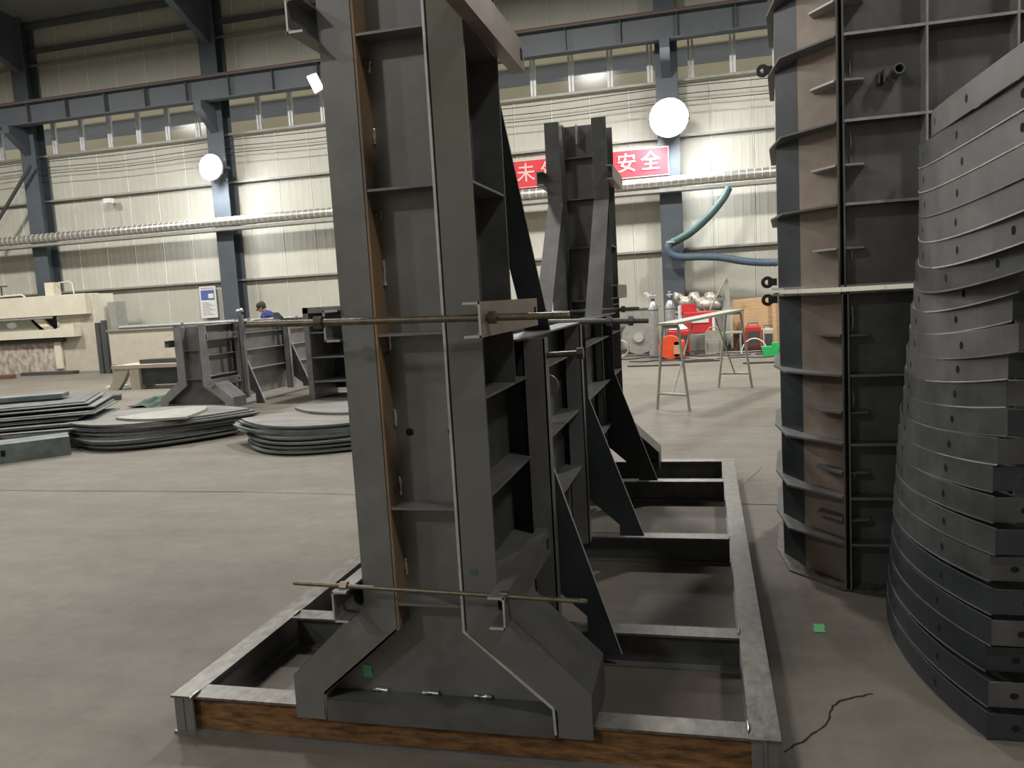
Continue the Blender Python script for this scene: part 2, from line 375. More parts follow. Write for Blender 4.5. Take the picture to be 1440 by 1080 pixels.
t = thing('panel_lamp', 'small square lit lamp under the crane beam at the left edge of the front tower', 'lamp', (-10.85, 22.1, 8.2))
obj('lamp_face', MB().prism([(-11.13, 8.36), (-10.86, 8.42), (-10.66, 8.0), (-10.93, 7.9)], 'y', 21.9, 21.93), 'glow_soft', t)
obj('housing', MB().prism([(-11.16, 8.39), (-10.84, 8.45), (-10.63, 7.98), (-10.93, 7.87)], 'y', 21.935, 22.02), 'alu', t)
obj('hanger', MB().cyl((-10.9, 22.02, 8.2), (-10.9, 22.3, 8.215), .02, 6), 'girt', t)
# fittings made up for the added fill lamps under the roof
for i, (x, y) in enumerate(FILL_LAMPS):
    t = thing('fill_lamp', 'square fill lamp added out of view under the roof', 'lamp', (x, y, 10.25), group='added fill lamps under the roof')
    obj('housing', MB().box(x-.5, x+.5, y-.5, y+.5, 10.26, 10.36), 'alu', t); zt = 13.75-abs(y-4)*.1
    obj('rod', MB().cyl((x, y, 10.36), (x, y, zt), .012, 6), 'girt', t)

# red banner with white lettering
ba = thing('safety_banner', 'red banner with pale Chinese lettering hung on the back wall', 'banner', (-3.1, 22.86, 4.74))
def quad_slab(b, x0, x1, z0, z1, y): b.box(x0, x1, y, y+.02, z0, z1)
b = MB(); quad_slab(b, -6.6, -.85, 4.76, 5.50, 22.88); obj('cloth', b, 'banner', ba)
obj('edge_strip', MB().box(-6.6, -.85, 22.87, 22.9, 5.50, 5.52).box(-6.6, -.85, 22.87, 22.9, 4.74, 4.76).box(-.87, -.85, 22.87, 22.9, 4.76, 5.5), 'letter', ba, label='pale border')
def text(body, x, y, z, size, m, parent, nm='lettering'):
    cu = bpy.data.curves.new(nm, 'FONT'); cu.body = body; cu.size = size; cu.align_x = 'CENTER'; cu.align_y = 'CENTER'; cu.extrude = .004; cu.offset = .006*size
    o = bpy.data.objects.new(nm, cu); COL.objects.link(o); bpy.context.view_layer.update()
    me = bpy.data.meshes.new_from_object(o.evaluated_get(bpy.context.evaluated_depsgraph_get())); bpy.data.objects.remove(o)
    me.transform(Matrix.Translation((x, y, z)) @ Matrix.Rotation(R(90), 4, 'X')); me.transform(Matrix.Translation(-Vector(parent.location)))
    me.materials.clear(); me.materials.append(M[m]); q = bpy.data.objects.new(nm, me); COL.objects.link(q); q.parent = parent; return q
for ch, cx in (('未', -4.93), ('然', -4.22), ('安', -2.02), ('全', -1.35)):
    text(ch, cx, 22.868, 5.13, .56, 'letter', ba)

# wall poster
po = thing('wall_poster', 'white notice poster with a blue picture beside the column behind the worker', 'poster', (-16.1, 23.38, 1.5))
obj('sheet', MB().box(-16.45, -15.83, 23.36, 23.38, 1.5, 2.55), 'white', po)
obj('picture', MB().box(-16.40, -15.9, 23.35, 23.36, 2.1, 2.42), 'blueprint', po, label='dark blue picture')
obj('picture', MB().box(-16.12, -15.92, 23.345, 23.35, 2.15, 2.3), 'white', po)
tb = MB()
for k in range(9): tb.box(-16.38, -15.92-.1*(k % 3), 23.35, 23.36, 1.60+k*.05, 1.612+k*.05)
for k in range(7): tb.box(-16.38+k*.07, -16.34+k*.07, 23.35, 23.36, 2.46, 2.51)
obj('printed_lines', tb, 'ink', po)

# corrugated hose from the duct, down the column, then along the wall
def hose(pts, r, n=10, sub=16):
    P = []
    for i in range(len(pts)-1):
        p0 = Vector(pts[max(i-1, 0)]); p1 = Vector(pts[i]); p2 = Vector(pts[i+1]); p3 = Vector(pts[min(i+2, len(pts)-1)])
        for k in range(sub):
            t = k/sub; P.append(.5*((2*p1)+(-p0+p2)*t+(2*p0-5*p1+4*p2-p3)*t*t+(-p0+3*p1-3*p2+p3)*t**3))
    P.append(Vector(pts[-1])); return MB().tube(P, [r*(1 if k % 2 else .84) for k in range(len(P))], n)
t = thing('ventilation_hose', 'green and blue corrugated hose drooping from the wall duct to the column', 'hose', (-.3, 22.4, 2.0))
obj('upper_hose', hose([(.72, 22.6, 4.2), (.55, 22.5, 3.9), (.2, 22.4, 3.5), (-.25, 22.4, 3.12), (-.62, 22.45, 2.92), (-.82, 22.5, 2.84)], .115), 'hose_green', t, label='dusty green upper length')
obj('lower_hose', hose([(-.82, 22.5, 2.86), (-.93, 22.5, 2.72), (-.85, 22.5, 2.52), (-.55, 22.5, 2.43), (0, 22.5, 2.40), (.5, 22.5, 2.34), (1.1, 22.5, 2.2), (1.8, 22.5, 2.12), (3, 22.5, 2.1)], .115), 'hose_blue', t, label='pale blue lower length')
obj('clamp', MB().ring((-.84, 22.5, 2.86), .10, .15, .06, 'z', 14), 'edge', t)

# ---------------------------------------------------------------- base frame of the front mould
bf = thing('base_frame', 'welded steel I-beam base frame lying on the floor under the tall front mould', 'steel frame', (-.9, 4.47, 0))
FX0, FX1, FY0, FY1, FH = -1.985, .19, 2.40, 6.56, .15
def beamY(x0, x1, nm='side_beam'):
    b = MB(); b.box(x0, x1, FY0, FY1, FH-.009, FH, 1); b.box(x0, x1, FY0, FY1, 0, .009); c = (x0+x1)/2
    b.box(c-.004, c+.004, FY0, FY1, .009, FH-.009); return obj(nm, b, ['steel', 'ground_edge'], bf)
beamY(FX0, FX0+.095); beamY(FX1-.095, FX1)
for y in (2.405, 3.13, 4.42, 5.77, 6.46):
    b = MB(); x0, x1 = FX0+.095, FX1-.095
    b.box(x0, x1, y, y+.095, FH-.010, FH-.001, 1); b.box(x0, x1, y, y+.095, 0, .009)
    cb = obj('cross_beam', b, ['steel', 'ground_edge'], bf)
    c = y+.0475 if y > 2.5 else y+.03
    obj('web', MB().box(x0-.04 if y < 2.5 else x0, x1+.04 if y < 2.5 else x1, c-.004, c+.004, .009, FH-.010), 'rust' if y < 2.5 else 'steel_dark', cb, label='rusty orange web' if y < 2.5 else None)
for x0, x1 in ((FX0+.012, FX0+.09), (FX1-.09, FX1-.012)):
    obj('stiffener_plate', MB().box(x0, x1, FY0+.004, FY0+.012, .01, FH-.01), 'steel', bf)
wl = [(FX0+.095, 2.415), (FX0+.095, 3.18), (FX1-.097, 2.47), (FX1-.097, 3.2), (FX1-.097, 4.45), (FX0+.095, 4.46)]
for x, y in wl:
    b = MB(); b.tube([(x, y-.03, FH+.002), (x+.002, y, FH+.006), (x-.001, y+.035, FH+.002)], [.003, .006, .003], 6); obj('weld_bead', b, 'weld', bf)

# ---------------------------------------------------------------- moulds (wall formwork): end forms, side forms, walers, tie rods
def L_(path, t=.006): return path
def weld(parent, p, q, r=.0075):
    p = Vector(p); q = Vector(q); n = 6; pts = [p.lerp(q, k/n)+Vector((random.uniform(-.002, .002), 0, random.uniform(-.002, .002))) for k in range(n+1)]
    return obj('weld_bead', MB().tube(pts, [r*random.uniform(.6, 1.3) for _ in pts], 6), 'weld', parent, local=True, label='bright weld bead')

def end_form(loc, top, label, shelves, scale=(1, 1, 1), rich=True, foot=True):
    t = thing('end_form', label, 'formwork', loc, scale=scale, group=None)
    d = .09
    sk = [(-.115, top), (-.115, .46), (-.41, .21), (-.415, .18), (.408, .18), (.40, .21), (.112, .46), (.112, top)]
    if not foot: sk = [(-.115, top), (-.115, .18), (.112, .18), (.112, top)]
    b = MB(); b.prism(sk, 'y', d, d+.006)
    obj('skin_plate', b, 'steel', t, local=True)
    lp = [(-.118, top), (-.118, .46), (-.414, .21), (-.418, .12)]; rp = [(.115, top), (.115, .46), (.405, .21), (.408, .12)]
    if not foot: lp = [(-.118, top), (-.118, .12)]; rp = [(.115, top), (.115, .12)]
    obj('edge_plate', MB().band(lp, .008, 'y', 0, d), 'rust_edge' if rich else 'steel', t, local=True, label='rust tinted edge plate' if rich else None)
    obj('edge_plate', MB().band(rp, .008, 'y', -.004, d), 'edge' if rich else 'steel', t, local=True)
    w = .41 if foot else .11
    b = MB(); b.box(-w, w-.004, 0, d, .175, .183); b.box(-w, w-.004, -.002, .006, .108, .175)
    obj('bottom_angle', b, 'steel_dark', t, local=True)
    for z in shelves: obj('stiffener', MB().box(-.113, .110, 0.002, d, z-.004, z+.004), 'steel', t, local=True)
    return t

CH = .105
def channel(t, x_web, x_tip, y0, y1, z, m='steel', nm='web'):
    s = 1 if x_web > x_tip else -1
    obj('web', MB().box(min(x_web, x_web-s*.006), max(x_web, x_web-s*.006), y0, y1, z-CH/2, z+CH/2), m, t, local=True)
    for zz, q in ((z-CH/2, 1), (z+CH/2, -1)):
        b = MB(); b.prism([(x_web-s*.006, zz), (x_tip, zz), (x_tip, zz+q*.006), (x_web-s*.012, zz+q*.010), (x_web-s*.006, zz+q*.016)], 'y', y0, y1)
        obj('flange', b, ['edge' if False else m], t, local=True)

def side_form(loc, s, L, top, low, label, scale=(1, 1, 1), posts=(), gussets=(), tall=True, ribs=(1.24, .92, .60), m='steel'):
    if not tall: m = 'steel_light'
    t = thing('side_form', label, 'formwork', loc, scale=scale)
    X = lambda v: s*v
    def bx(x0, x1, *a): return MB().box(min(X(x0), X(x1)), max(X(x0), X(x1)), *a)
    # front flange strip with the flared foot
    zt = top if tall else low
    strip = [(X(.125), zt), (X(.125), .45), (X(.418), .20), (X(.418), .11), (X(.532), .11), (X(.532), .265), (X(.238), .545), (X(.238), zt)]
    obj('end_flange', MB().prism(strip, 'y', 0, .010), 'steel_olive' if (s > 0 and tall) else m, t, local=True)
    # skin: vertical plate then flared foot
    def skin(y0, y1, z1, mm):
        return obj('skin_plate', MB().band([(X(.128), z1), (X(.128), .16)], .006, 'y', y0, y1), mm, t, local=True)
    skin(.31, L-.31, low, 'steel_dark' if tall else m)
    for y0, y1 in ((.010, .31), (L-.31, L-.010)):
        obj('foot_skin', MB().band([(X(.128), low), (X(.128), .46), (X(.416), .21), (X(.416), .16)], .006, 'y', y0, y1), 'steel_dark' if tall else m, t, local=True)
    if tall:
        for y0, y1 in ((.010, .42), (L-.42, L)):
            obj('column_skin', bx(.125, .131, y0, y1, low, top), m, t, local=True)
        for y, z0 in ((.42, 1.24), (L-.42, low)):
            obj('rear_flange', bx(.131, .238, y-.005, y+.005, z0, top), 'steel_dark', t, local=True)
        obj('end_flange', MB().prism([(X(.125), top), (X(.125), .45), (X(.418), .20), (X(.418), .11), (X(.532), .11), (X(.532), .265), (X(.238), .545), (X(.238), top)], 'y', L-.010, L), m, t, local=True)
        for z in (2.40, 1.92, 1.46):
            obj('stiffener', bx(.131, .236, .012, .415, z-.004, z+.004), m, t, local=True)
            obj('stiffener', bx(.131, .236, L-.415, L-.012, z-.004, z+.004), m, t, local=True)
        for y0, y1, nm in ((.425, 1.16, 'brace'), (L-.425, L-1.16, 'brace')):
            b = MB(); b.band([(y0, 2.26), (y1, 1.39)], .010, 'x', min(X(.120), X(.235)), max(X(.120), X(.235))); obj('diagonal_brace', b, 'steel_blue_shaded' if y0 < 1 else 'steel', t, local=True)  # far brace in paler steel, haze put into its tone
    # sloped cover over the flared foot at each end and its side plate
    for y0, y1 in ((.010, .30), (L-.30, L-.01)):
        b = MB(); b.band([(X(.236), .545), (X(.530), .265), (X(.530), .11)], .008, 'y', y0, y1); obj('foot_cover', b, 'steel_dark', t, local=True)
    obj('foot_rib', MB().prism([(X(.13), .53), (X(.236), .545), (X(.53), .265), (X(.53), .15), (X(.42), .15), (X(.42), .2), (X(.13), .45)], 'y', .30, .308), m, t, local=True)
    for z in ribs: obj('rib', bx(.131, .236, .012, L-.012, z-.004, z+.004), m, t, local=True)
    obj('top_rim', bx(.125, .25, .43 if tall else .0, L-.43 if tall else L, low-.008, low), 'edge' if not tall else m, t, local=True)
    for y, xa, xb in posts:
        b = MB(); x0, x1 = sorted((X(xa), X(xb)))
        b.box(x0, x1, y, y+.006, .15, low-.01).box(x0, x0+.006, y, y+.07, .15, low-.01).box(x1-.006, x1, y, y+.07, .15, low-.01); obj('post', b, m, t, local=True)
    for y in gussets:
        g = [(X(.131), low-.02), (X(.262), low-.02), (X(.262), .97), (X(.548), .155 if y > 1 else .06), (X(.41), .155 if y > 1 else .06), (X(.41), .22), (X(.131), .47)]
        gp = obj('gusset', MB().prism(g, 'y', y, y+.010), 'steel_blue_shaded' if tall else 'steel_dark', t, local=True)
        e = MB(); e.band([(X(.263), .97), (X(.549), g[3][1])], .003 if tall else .014, 'y', y-.0015, y+.010); obj('cut_edge', e, 'edge', t, local=True, label='bright cut edge of the gusset')
    return t

OX, OY = -.925, 2.39; LM = 4.18
ef = end_form((OX, OY, 0), 2.88, 'recessed centre panel of the tall front tower with five cross stiffeners', (2.40, 1.92, 1.455, .876, .544))
for z0, z1 in ((.62, .68), (.90, .97), (1.14, 1.20), (1.40, 1.46), (1.62, 1.70), (1.84, 1.86), (2.08, 2.13), (2.30, 2.34)):
    weld(ef, (-.109, .086, z0), (-.109, .086, z1))
for x0 in (-.27, -.08, .11): weld(ef, (x0, .084, .19), (x0+.06, .084, .19))
for z, dz in ((2.33, .02), (1.85, .02), (1.385, .02), (.93, .02)):
    obj('bolt', MB().cyl((-.112, .055, z), (-.10, .055, z), .012, 6), 'steel_dark', ef, local=True)
    obj('bolt', MB().cyl((.250-.03, .07, z-.05), (.232-.03, .07, z-.05), .001, 6), 'steel_dark', ef, local=True) if False else None
for x in (-.062, .088): obj('bolt_hole', MB().cyl((x, .0895, 1.12), (x, .0885, 1.12), .0135, 14, sm=False), 'black', ef, local=True)
o = obj('tape_mark', MB().box(-.305, -.272, .086, .0895, .25, .278).box(-.302, -.268, .0865, .0895, .232, .25), 'green_paint', ef, local=True, label='bright green tape mark')
side_form((OX, OY, 0), 1, LM, 2.88, 1.40, 'right side form of the tall front mould, with posts, diagonal brace and triangular gussets',
          posts=((.62, .222, .312), (1.90, .16, .255), (3.25, .145, .20)), gussets=(.73, 2.04, 3.39))
side_form((OX, OY, 0), -1, LM, 2.88, 1.40, 'left side form of the tall front mould, its olive-grey flange facing the open floor',
          posts=((.62, .222, .312), (1.90, .16, .255), (3.25, .145, .20)), gussets=(.73, 2.04, 3.39))
bpy.data.objects['side_form'].children
o = obj('tape_mark', MB().box(.15, .178, -.0006, .001, .655, .675), 'hose_green', ef, local=True, label='faint teal tape mark')
ef2 = end_form((OX, OY+LM-.29, 0), 2.88, 'far tower end panel seen behind the front tower, against the red banner', (2.62, 2.30, 1.92, 1.5, 1.0), rich=False, foot=False)
for c in list(ef2.children):
    if c.name.startswith('bottom_angle'): bpy.data.objects.remove(c)
obj('lifting_fin', MB().box(-.012, -.004, -.03, .09, 2.72, 2.87), 'edge', ef2, local=True, label='small bright fin at the top')
# far end closing panel
obj('closing_plate', MB().box(-.113, .11, .28, .286, .2, 2.88), 'steel_dark', ef2, local=True)

# walers (channels) clamped outside the side forms, and tie rods through them
def waler(s, y0, y1, z, label, holes=True, loc=(OX, OY, 0), scale=(1, 1, 1)):
    t = thing('waler_channel', label, 'steel channel', loc, scale=scale)
    channel(t, s*.292, s*.242, y0, y1, z, 'steel_brown_lit' if s > 0 and z > 1.4 else 'steel')
    e = MB(); s_ = s
    e.box(min(s*.240, s*.294), max(s*.240, s*.294), y0-.001, y0+.001, z-CH/2, z-CH/2+.007).box(min(s*.240, s*.294), max(s*.240, s*.294), y0-.001, y0+.001, z+CH/2-.007, z+CH/2)
    e.box(min(s*.287, s*.293), max(s*.287, s*.293), y0-.001, y0+.001, z-CH/2, z+CH/2)
    obj('cut_end', e, 'edge', t, local=True, label='bright cut end')
    if holes: obj('bolt_hole', MB().box(min(s*.291, s*.294), max(s*.291, s*.294), y1-.06, y1-.03, z-.02, z+.02), 'black', t, local=True)
waler(1, -.19, .62, 1.495, 'channel on the right of the front tower at mid height, under the long tie rod')
waler(1, -.12, .62, .578, 'channel low on the right of the front tower, above the flared foot')
waler(1, -.19, .62, 2.448, 'channel at the top right of the front tower, seen from below')
waler(-1, -.12, .62, .578, 'channel low on the left of the front tower, end at the tie rod')
waler(-1, -.10, .62, 2.448, 'channel at the top left of the front tower, seen from below')
waler(-1, -.02, .62, 1.495, 'channel on the left of the front tower at mid height, hidden behind the strip')
waler(1, 3.62, 4.3, 2.448, 'short channel high on the right of the far tower')
waler(-1, 3.62, 4.3, 2.448, 'short channel high on the left of the far tower')
waler(1, 3.62, 4.3, 1.56, 'short channel at mid height on the right of the far tower')

def tie_rod(p0, p1, r, nuts, label, m='rod', nutlabel=None):
    c = ((p0[0]+p1[0])/2, (p0[1]+p1[1])/2, min(p0[2], p1[2])-r)
    t = thing('tie_rod', label, 'threaded rod', c)
    P = Vector(p0); Q = Vector(p1); Ln = (Q-P).length; n = max(20, int(Ln/.006)); pts = [P.lerp(Q, k/n) for k in range(n+1)]
    obj('rod', MB().tube(pts, [r*(1 if k % 2 else .86) for k in range(n+1)], 8), m, t)
    d = (Q-P).normalized()
    for a in nuts:
        k = P.lerp(Q, a); obj('nut', MB().cyl(k-d*.013, k+d*.013, r*1.9, 6, sm=False), m, t)
    return t
tie_rod((-1.40, 2.215, 1.517), (-.385, 2.285, 1.493), .0115, (.235, .775), 'long rusty tie rod crossing the front tower at mid height')
tie_rod((-1.375, 2.31, .640), (-.378, 2.31, .612), .0085, (.185, .735), 'long thin tie rod crossing the bottom of the front tower')
tie_rod((-.68, 3.06, 1.318), (-.475, 3.06, 1.322), .013, (.97,), 'short thick threaded rod stub beside the first post of the right side form', 'rod')
tie_rod((-1.5, 4.36, 1.43), (-.30, 4.36, 1.39), .016, (.82, .92), 'tie rod over the second post, its end pointing at the gas bottles', 'steel')
tie_rod((-1.6, 5.75, 1.43), (-.46, 5.75, 1.43), .014, (.9,), 'far tie rod across the mould just above the second rod', 'steel')
t = thing('lifting_ring', 'round steel lifting ring standing between the first and second posts', 'ring', (-.67, 3.3, 1.1))
obj('ring', MB().ring((-.665, 3.3, 1.17), .022, .048, .012, 'y', 24), 'steel', t)
obj('lug', MB().box(-.72, -.70, 3.29, 3.31, 1.10, 1.24), 'steel', t)

# ---------------------------------------------------------------- low mould at the back left (same type, without towers)
SC = (1.22, 1.22, 1.03); LOC2 = (-7.82, 10.75, 0)
end_form(LOC2, 1.36, 'grey end panel with flared foot of the low mould at the back left', (1.0, .56), SC, rich=False)
side_form(LOC2, 1, 5.0, 1.38, 1.38, 'right side form of the low mould behind the sheet stacks, with two pale edged gussets', SC, posts=((.62, .222, .312), (1.90, .222, .312), (3.2, .222, .312)), gussets=(.73, 2.04, 3.4), tall=False, ribs=(1.2, .92, .60))
side_form(LOC2, -1, 5.0, 1.38, 1.38, 'left side form of the low mould behind the sheet stacks', SC, posts=((.62, .222, .312),), gussets=(), tall=False, ribs=(1.2, .60))
waler(1, -.05, .60, 1.20, 'upper channel with a bolt hole on the low mould at the back left', loc=LOC2, scale=SC)
waler(1, -.05, .60, .50, 'lower channel with a bolt hole on the low mould at the back left', loc=LOC2, scale=SC)
waler(-1, -.12, .3, 1.12, 'short channel stub left of the low mould end panel', loc=LOC2, scale=SC)
for k, (y, z) in enumerate(((11.45, 1.43), (13.0, 1.43), (14.4, 1.43))):
    tie_rod((-8.6, y, z), (-7.1, y, z), .025, (.1, .93), 'tie rod across the top of the low mould, %s from the camera' % ('nearest', 'second', 'farthest')[k], 'steel')
for k, (y) in enumerate((12.75, 13.9, 14.15, 15.0)):
    b = MB(); b.box(-7.52, -7.28, y, y+.22, 1.425, 1.56)
    solo('spacer_block', MB().prism([(-7.53, 1.425), (-7.3, 1.425), (-7.42, 1.55), (-7.51, 1.55)], 'y', y, y+.02), 'steel_dark', 'small upright plate on the rim of the low mould, %s one' % ('nearest', 'second', 'third', 'farthest')[k], 'steel plate')
# post clamp with bright tip
t = thing('clamp_post', 'upright clamp post with a bright bolt head at the corner of the low mould', 'clamp', (-7.3, 11.3, .2))
obj('post', MB().box(-7.34, -7.27, 11.36, 11.42, .2, 1.55), 'steel', t); obj('bolt_head', MB().cyl((-7.35, 11.36, 1.60), (-7.25, 11.38, 1.62), .03, 8).cyl((-7.31, 11.38, 1.55), (-7.31, 11.38, 1.67), .018, 8), 'weld', t, label='bright bolt head')
# dark open box frame behind it
t = thing('open_steel_box', 'dark open steel box frame standing just left of the front tower', 'steel box', (-6.0, 12.6, 0))
b = MB(); b.box(-6.75, -5.0, 12.4, 12.46, 1.50, 1.60).box(-6.75, -6.65, 12.4, 12.46, 0, 1.6).box(-6.75, -6.69, 12.46, 13.4, 0, 1.6); obj('frame', b, 'steel', t)
obj('back_panel', MB().box(-6.69, -5, 13.34, 13.4, .1, 1.6), 'steel_blue_shaded', t); obj('top_plate', MB().box(-6.69, -5, 12.46, 13.34, 1.54, 1.56), 'steel_dark', t)
for z in (1.15, .72, .3): obj('shelf', MB().box(-6.69, -5, 12.42, 13.34, z, z+.02), 'steel', t)

# ---------------------------------------------------------------- ribbed shells on the right (two stacked levels)
OUT = [(1.85, 4.07), (.63, 4.07), (.40, 4.34), (.372, 4.70), (.43, 5.3)]
INN = [(1.85, 4.17), (.67, 4.17), (.495, 4.40), (.405, 4.62), (.46, 5.3)]
SMID = [(a[0]*.5+b[0]*.5, a[1]*.5+b[1]*.5) for a, b in zip(OUT, INN)]
def ribpoly(i0, i1, k=1.0):
    o = [tuple(OUT[i][c]*k+INN[i][c]*(1-k) for c in (0, 1)) for i in range(i0, i1+1)]
    return o+[INN[i] for i in range(i1, i0-1, -1)]
def shell(z0, z1, label, full, short, spinex=0, dark=False):
    t = thing('ribbed_shell', label, 'formwork', (1.1, 4.7, z0))
    mats = 'steel_dark' if dark else 'steel'  # lower shell in darker steel, its shade put into the tone
    names = ['steel' if not dark else 'steel_dark', 'steel_brown_lit', 'steel_blue_shaded', 'steel_blue_shaded']  # angled faces hold their light and shade in the steel tone
    for i in range(4):
        a, b = INN[i], INN[i+1]; obj('skin_plate', MB().band([a, b], .006, 'z', z0+.005, z1-.005), names[i], t, label='brownish face, reflected light in its tone' if i == 1 else None)
    # corner spine: pair of bolted vertical flanges with a gap between them
    for sx, mm in ((0, 'steel'), (.026, 'edge')):
        b = MB(); b.prism([(.63+sx-.004+spinex, 4.07), (.63+sx+.004+spinex, 4.07), (.67+sx*.3+.004+spinex, 4.17), (.67+sx*.3-.004+spinex, 4.17)], 'z', z0, z1); obj('corner_flange', b, 'steel', t)
    for x in (1.015, 1.385):
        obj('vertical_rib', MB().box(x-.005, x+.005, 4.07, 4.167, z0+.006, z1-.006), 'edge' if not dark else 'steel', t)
    for z in full:
        P = ribpoly(0, 1); P = [(1.85, 4.07), (.661+spinex, 4.07), (.69+spinex, 4.168), (1.85, 4.168)]
        b = MB(); b.prism(P, 'z', z-.005, z+.005); b.box(.661+spinex, 1.85, 4.0695, 4.071, z-.0065, z+.0065, 1); obj('rib', b, ['steel_dark', 'edge' if not dark else 'steel'], t)
        P = [(.622+spinex, 4.08), OUT[2], INN[2], (.662+spinex, 4.178)]
        obj('rib', MB().prism(P, 'z', z-.005, z+.005), 'steel', t)
        obj('rib', MB().prism([OUT[2], OUT[3], INN[3], INN[2]], 'z', z-.005, z+.005), 'steel', t)
        obj('rib', MB().prism([OUT[3], OUT[4], INN[4], INN[3]], 'z', z-.005, z+.005), 'steel', t)
    for z in short:
        obj('short_rib', MB().prism([(.663+spinex, 4.085), (.75+spinex, 4.10), (.765+spinex, 4.168), (.69+spinex, 4.168)], 'z', z-.005, z+.005), 'edge' if not dark else 'steel', t)
        obj('short_rib', MB().prism([(.62+spinex, 4.085), (.53, 4.23), (.56, 4.31), (.66+spinex, 4.18)], 'z', z-.005, z+.005), 'edge' if not dark else 'steel', t)
    for za, zb in ((z0, z0+.010), (z1-.010, z1)):
        b = MB(); b.prism(OUT+INN[::-1], 'z', za, zb)
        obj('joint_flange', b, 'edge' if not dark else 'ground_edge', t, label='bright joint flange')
    return t
s1 = shell(0.0, 1.492, 'lower ribbed curved shell standing on the floor at right, its shade put into darker steel', (.24, .475, .745, 1.085), (.36, .60, .90, 1.28), .012, True)
s2 = shell(1.515, 3.25, 'upper ribbed curved shell stacked on the shade-darkened lower shell, paler and taller', (1.905, 2.29, 2.68, 3.0), (1.70, 2.09, 2.48, 2.84))
for sh, zs, xx in ((s1, ((.92, 1.0), (1.30, 1.42), (.55, .6)), .70), (s2, ((1.64, 1.7), (2.08, 2.14), (2.18, 2.25), (2.52, 2.58)), .70)):
    for a, c in zs: obj('weld_bead', MB().tube([(xx, 4.163, a), (xx+.003, 4.161, (a+c)/2), (xx, 4.163, c)], [.004, .006, .004], 6), 'weld', sh)
obj('pipe_stub', MB().ring((.90, 4.12, 2.50), .018, .025, .09, 'y', 16), 'steel', s2)
obj('bracket', MB().box(.815, .823, 4.10, 4.167, 2.45, 2.50).box(.835, .843, 4.09, 4.167, 2.45, 2.51), 'steel_dark', s2)
for z, sh in ((1.56, s2), (1.46, s1), (2.72, s2)):
    obj('lifting_lug', MB().ring((.348, 4.72, z), .014, .034, .016, 'y', 18).box(.352, .40, 4.71, 4.73, z-.02, z+.02), 'steel_dark', sh)

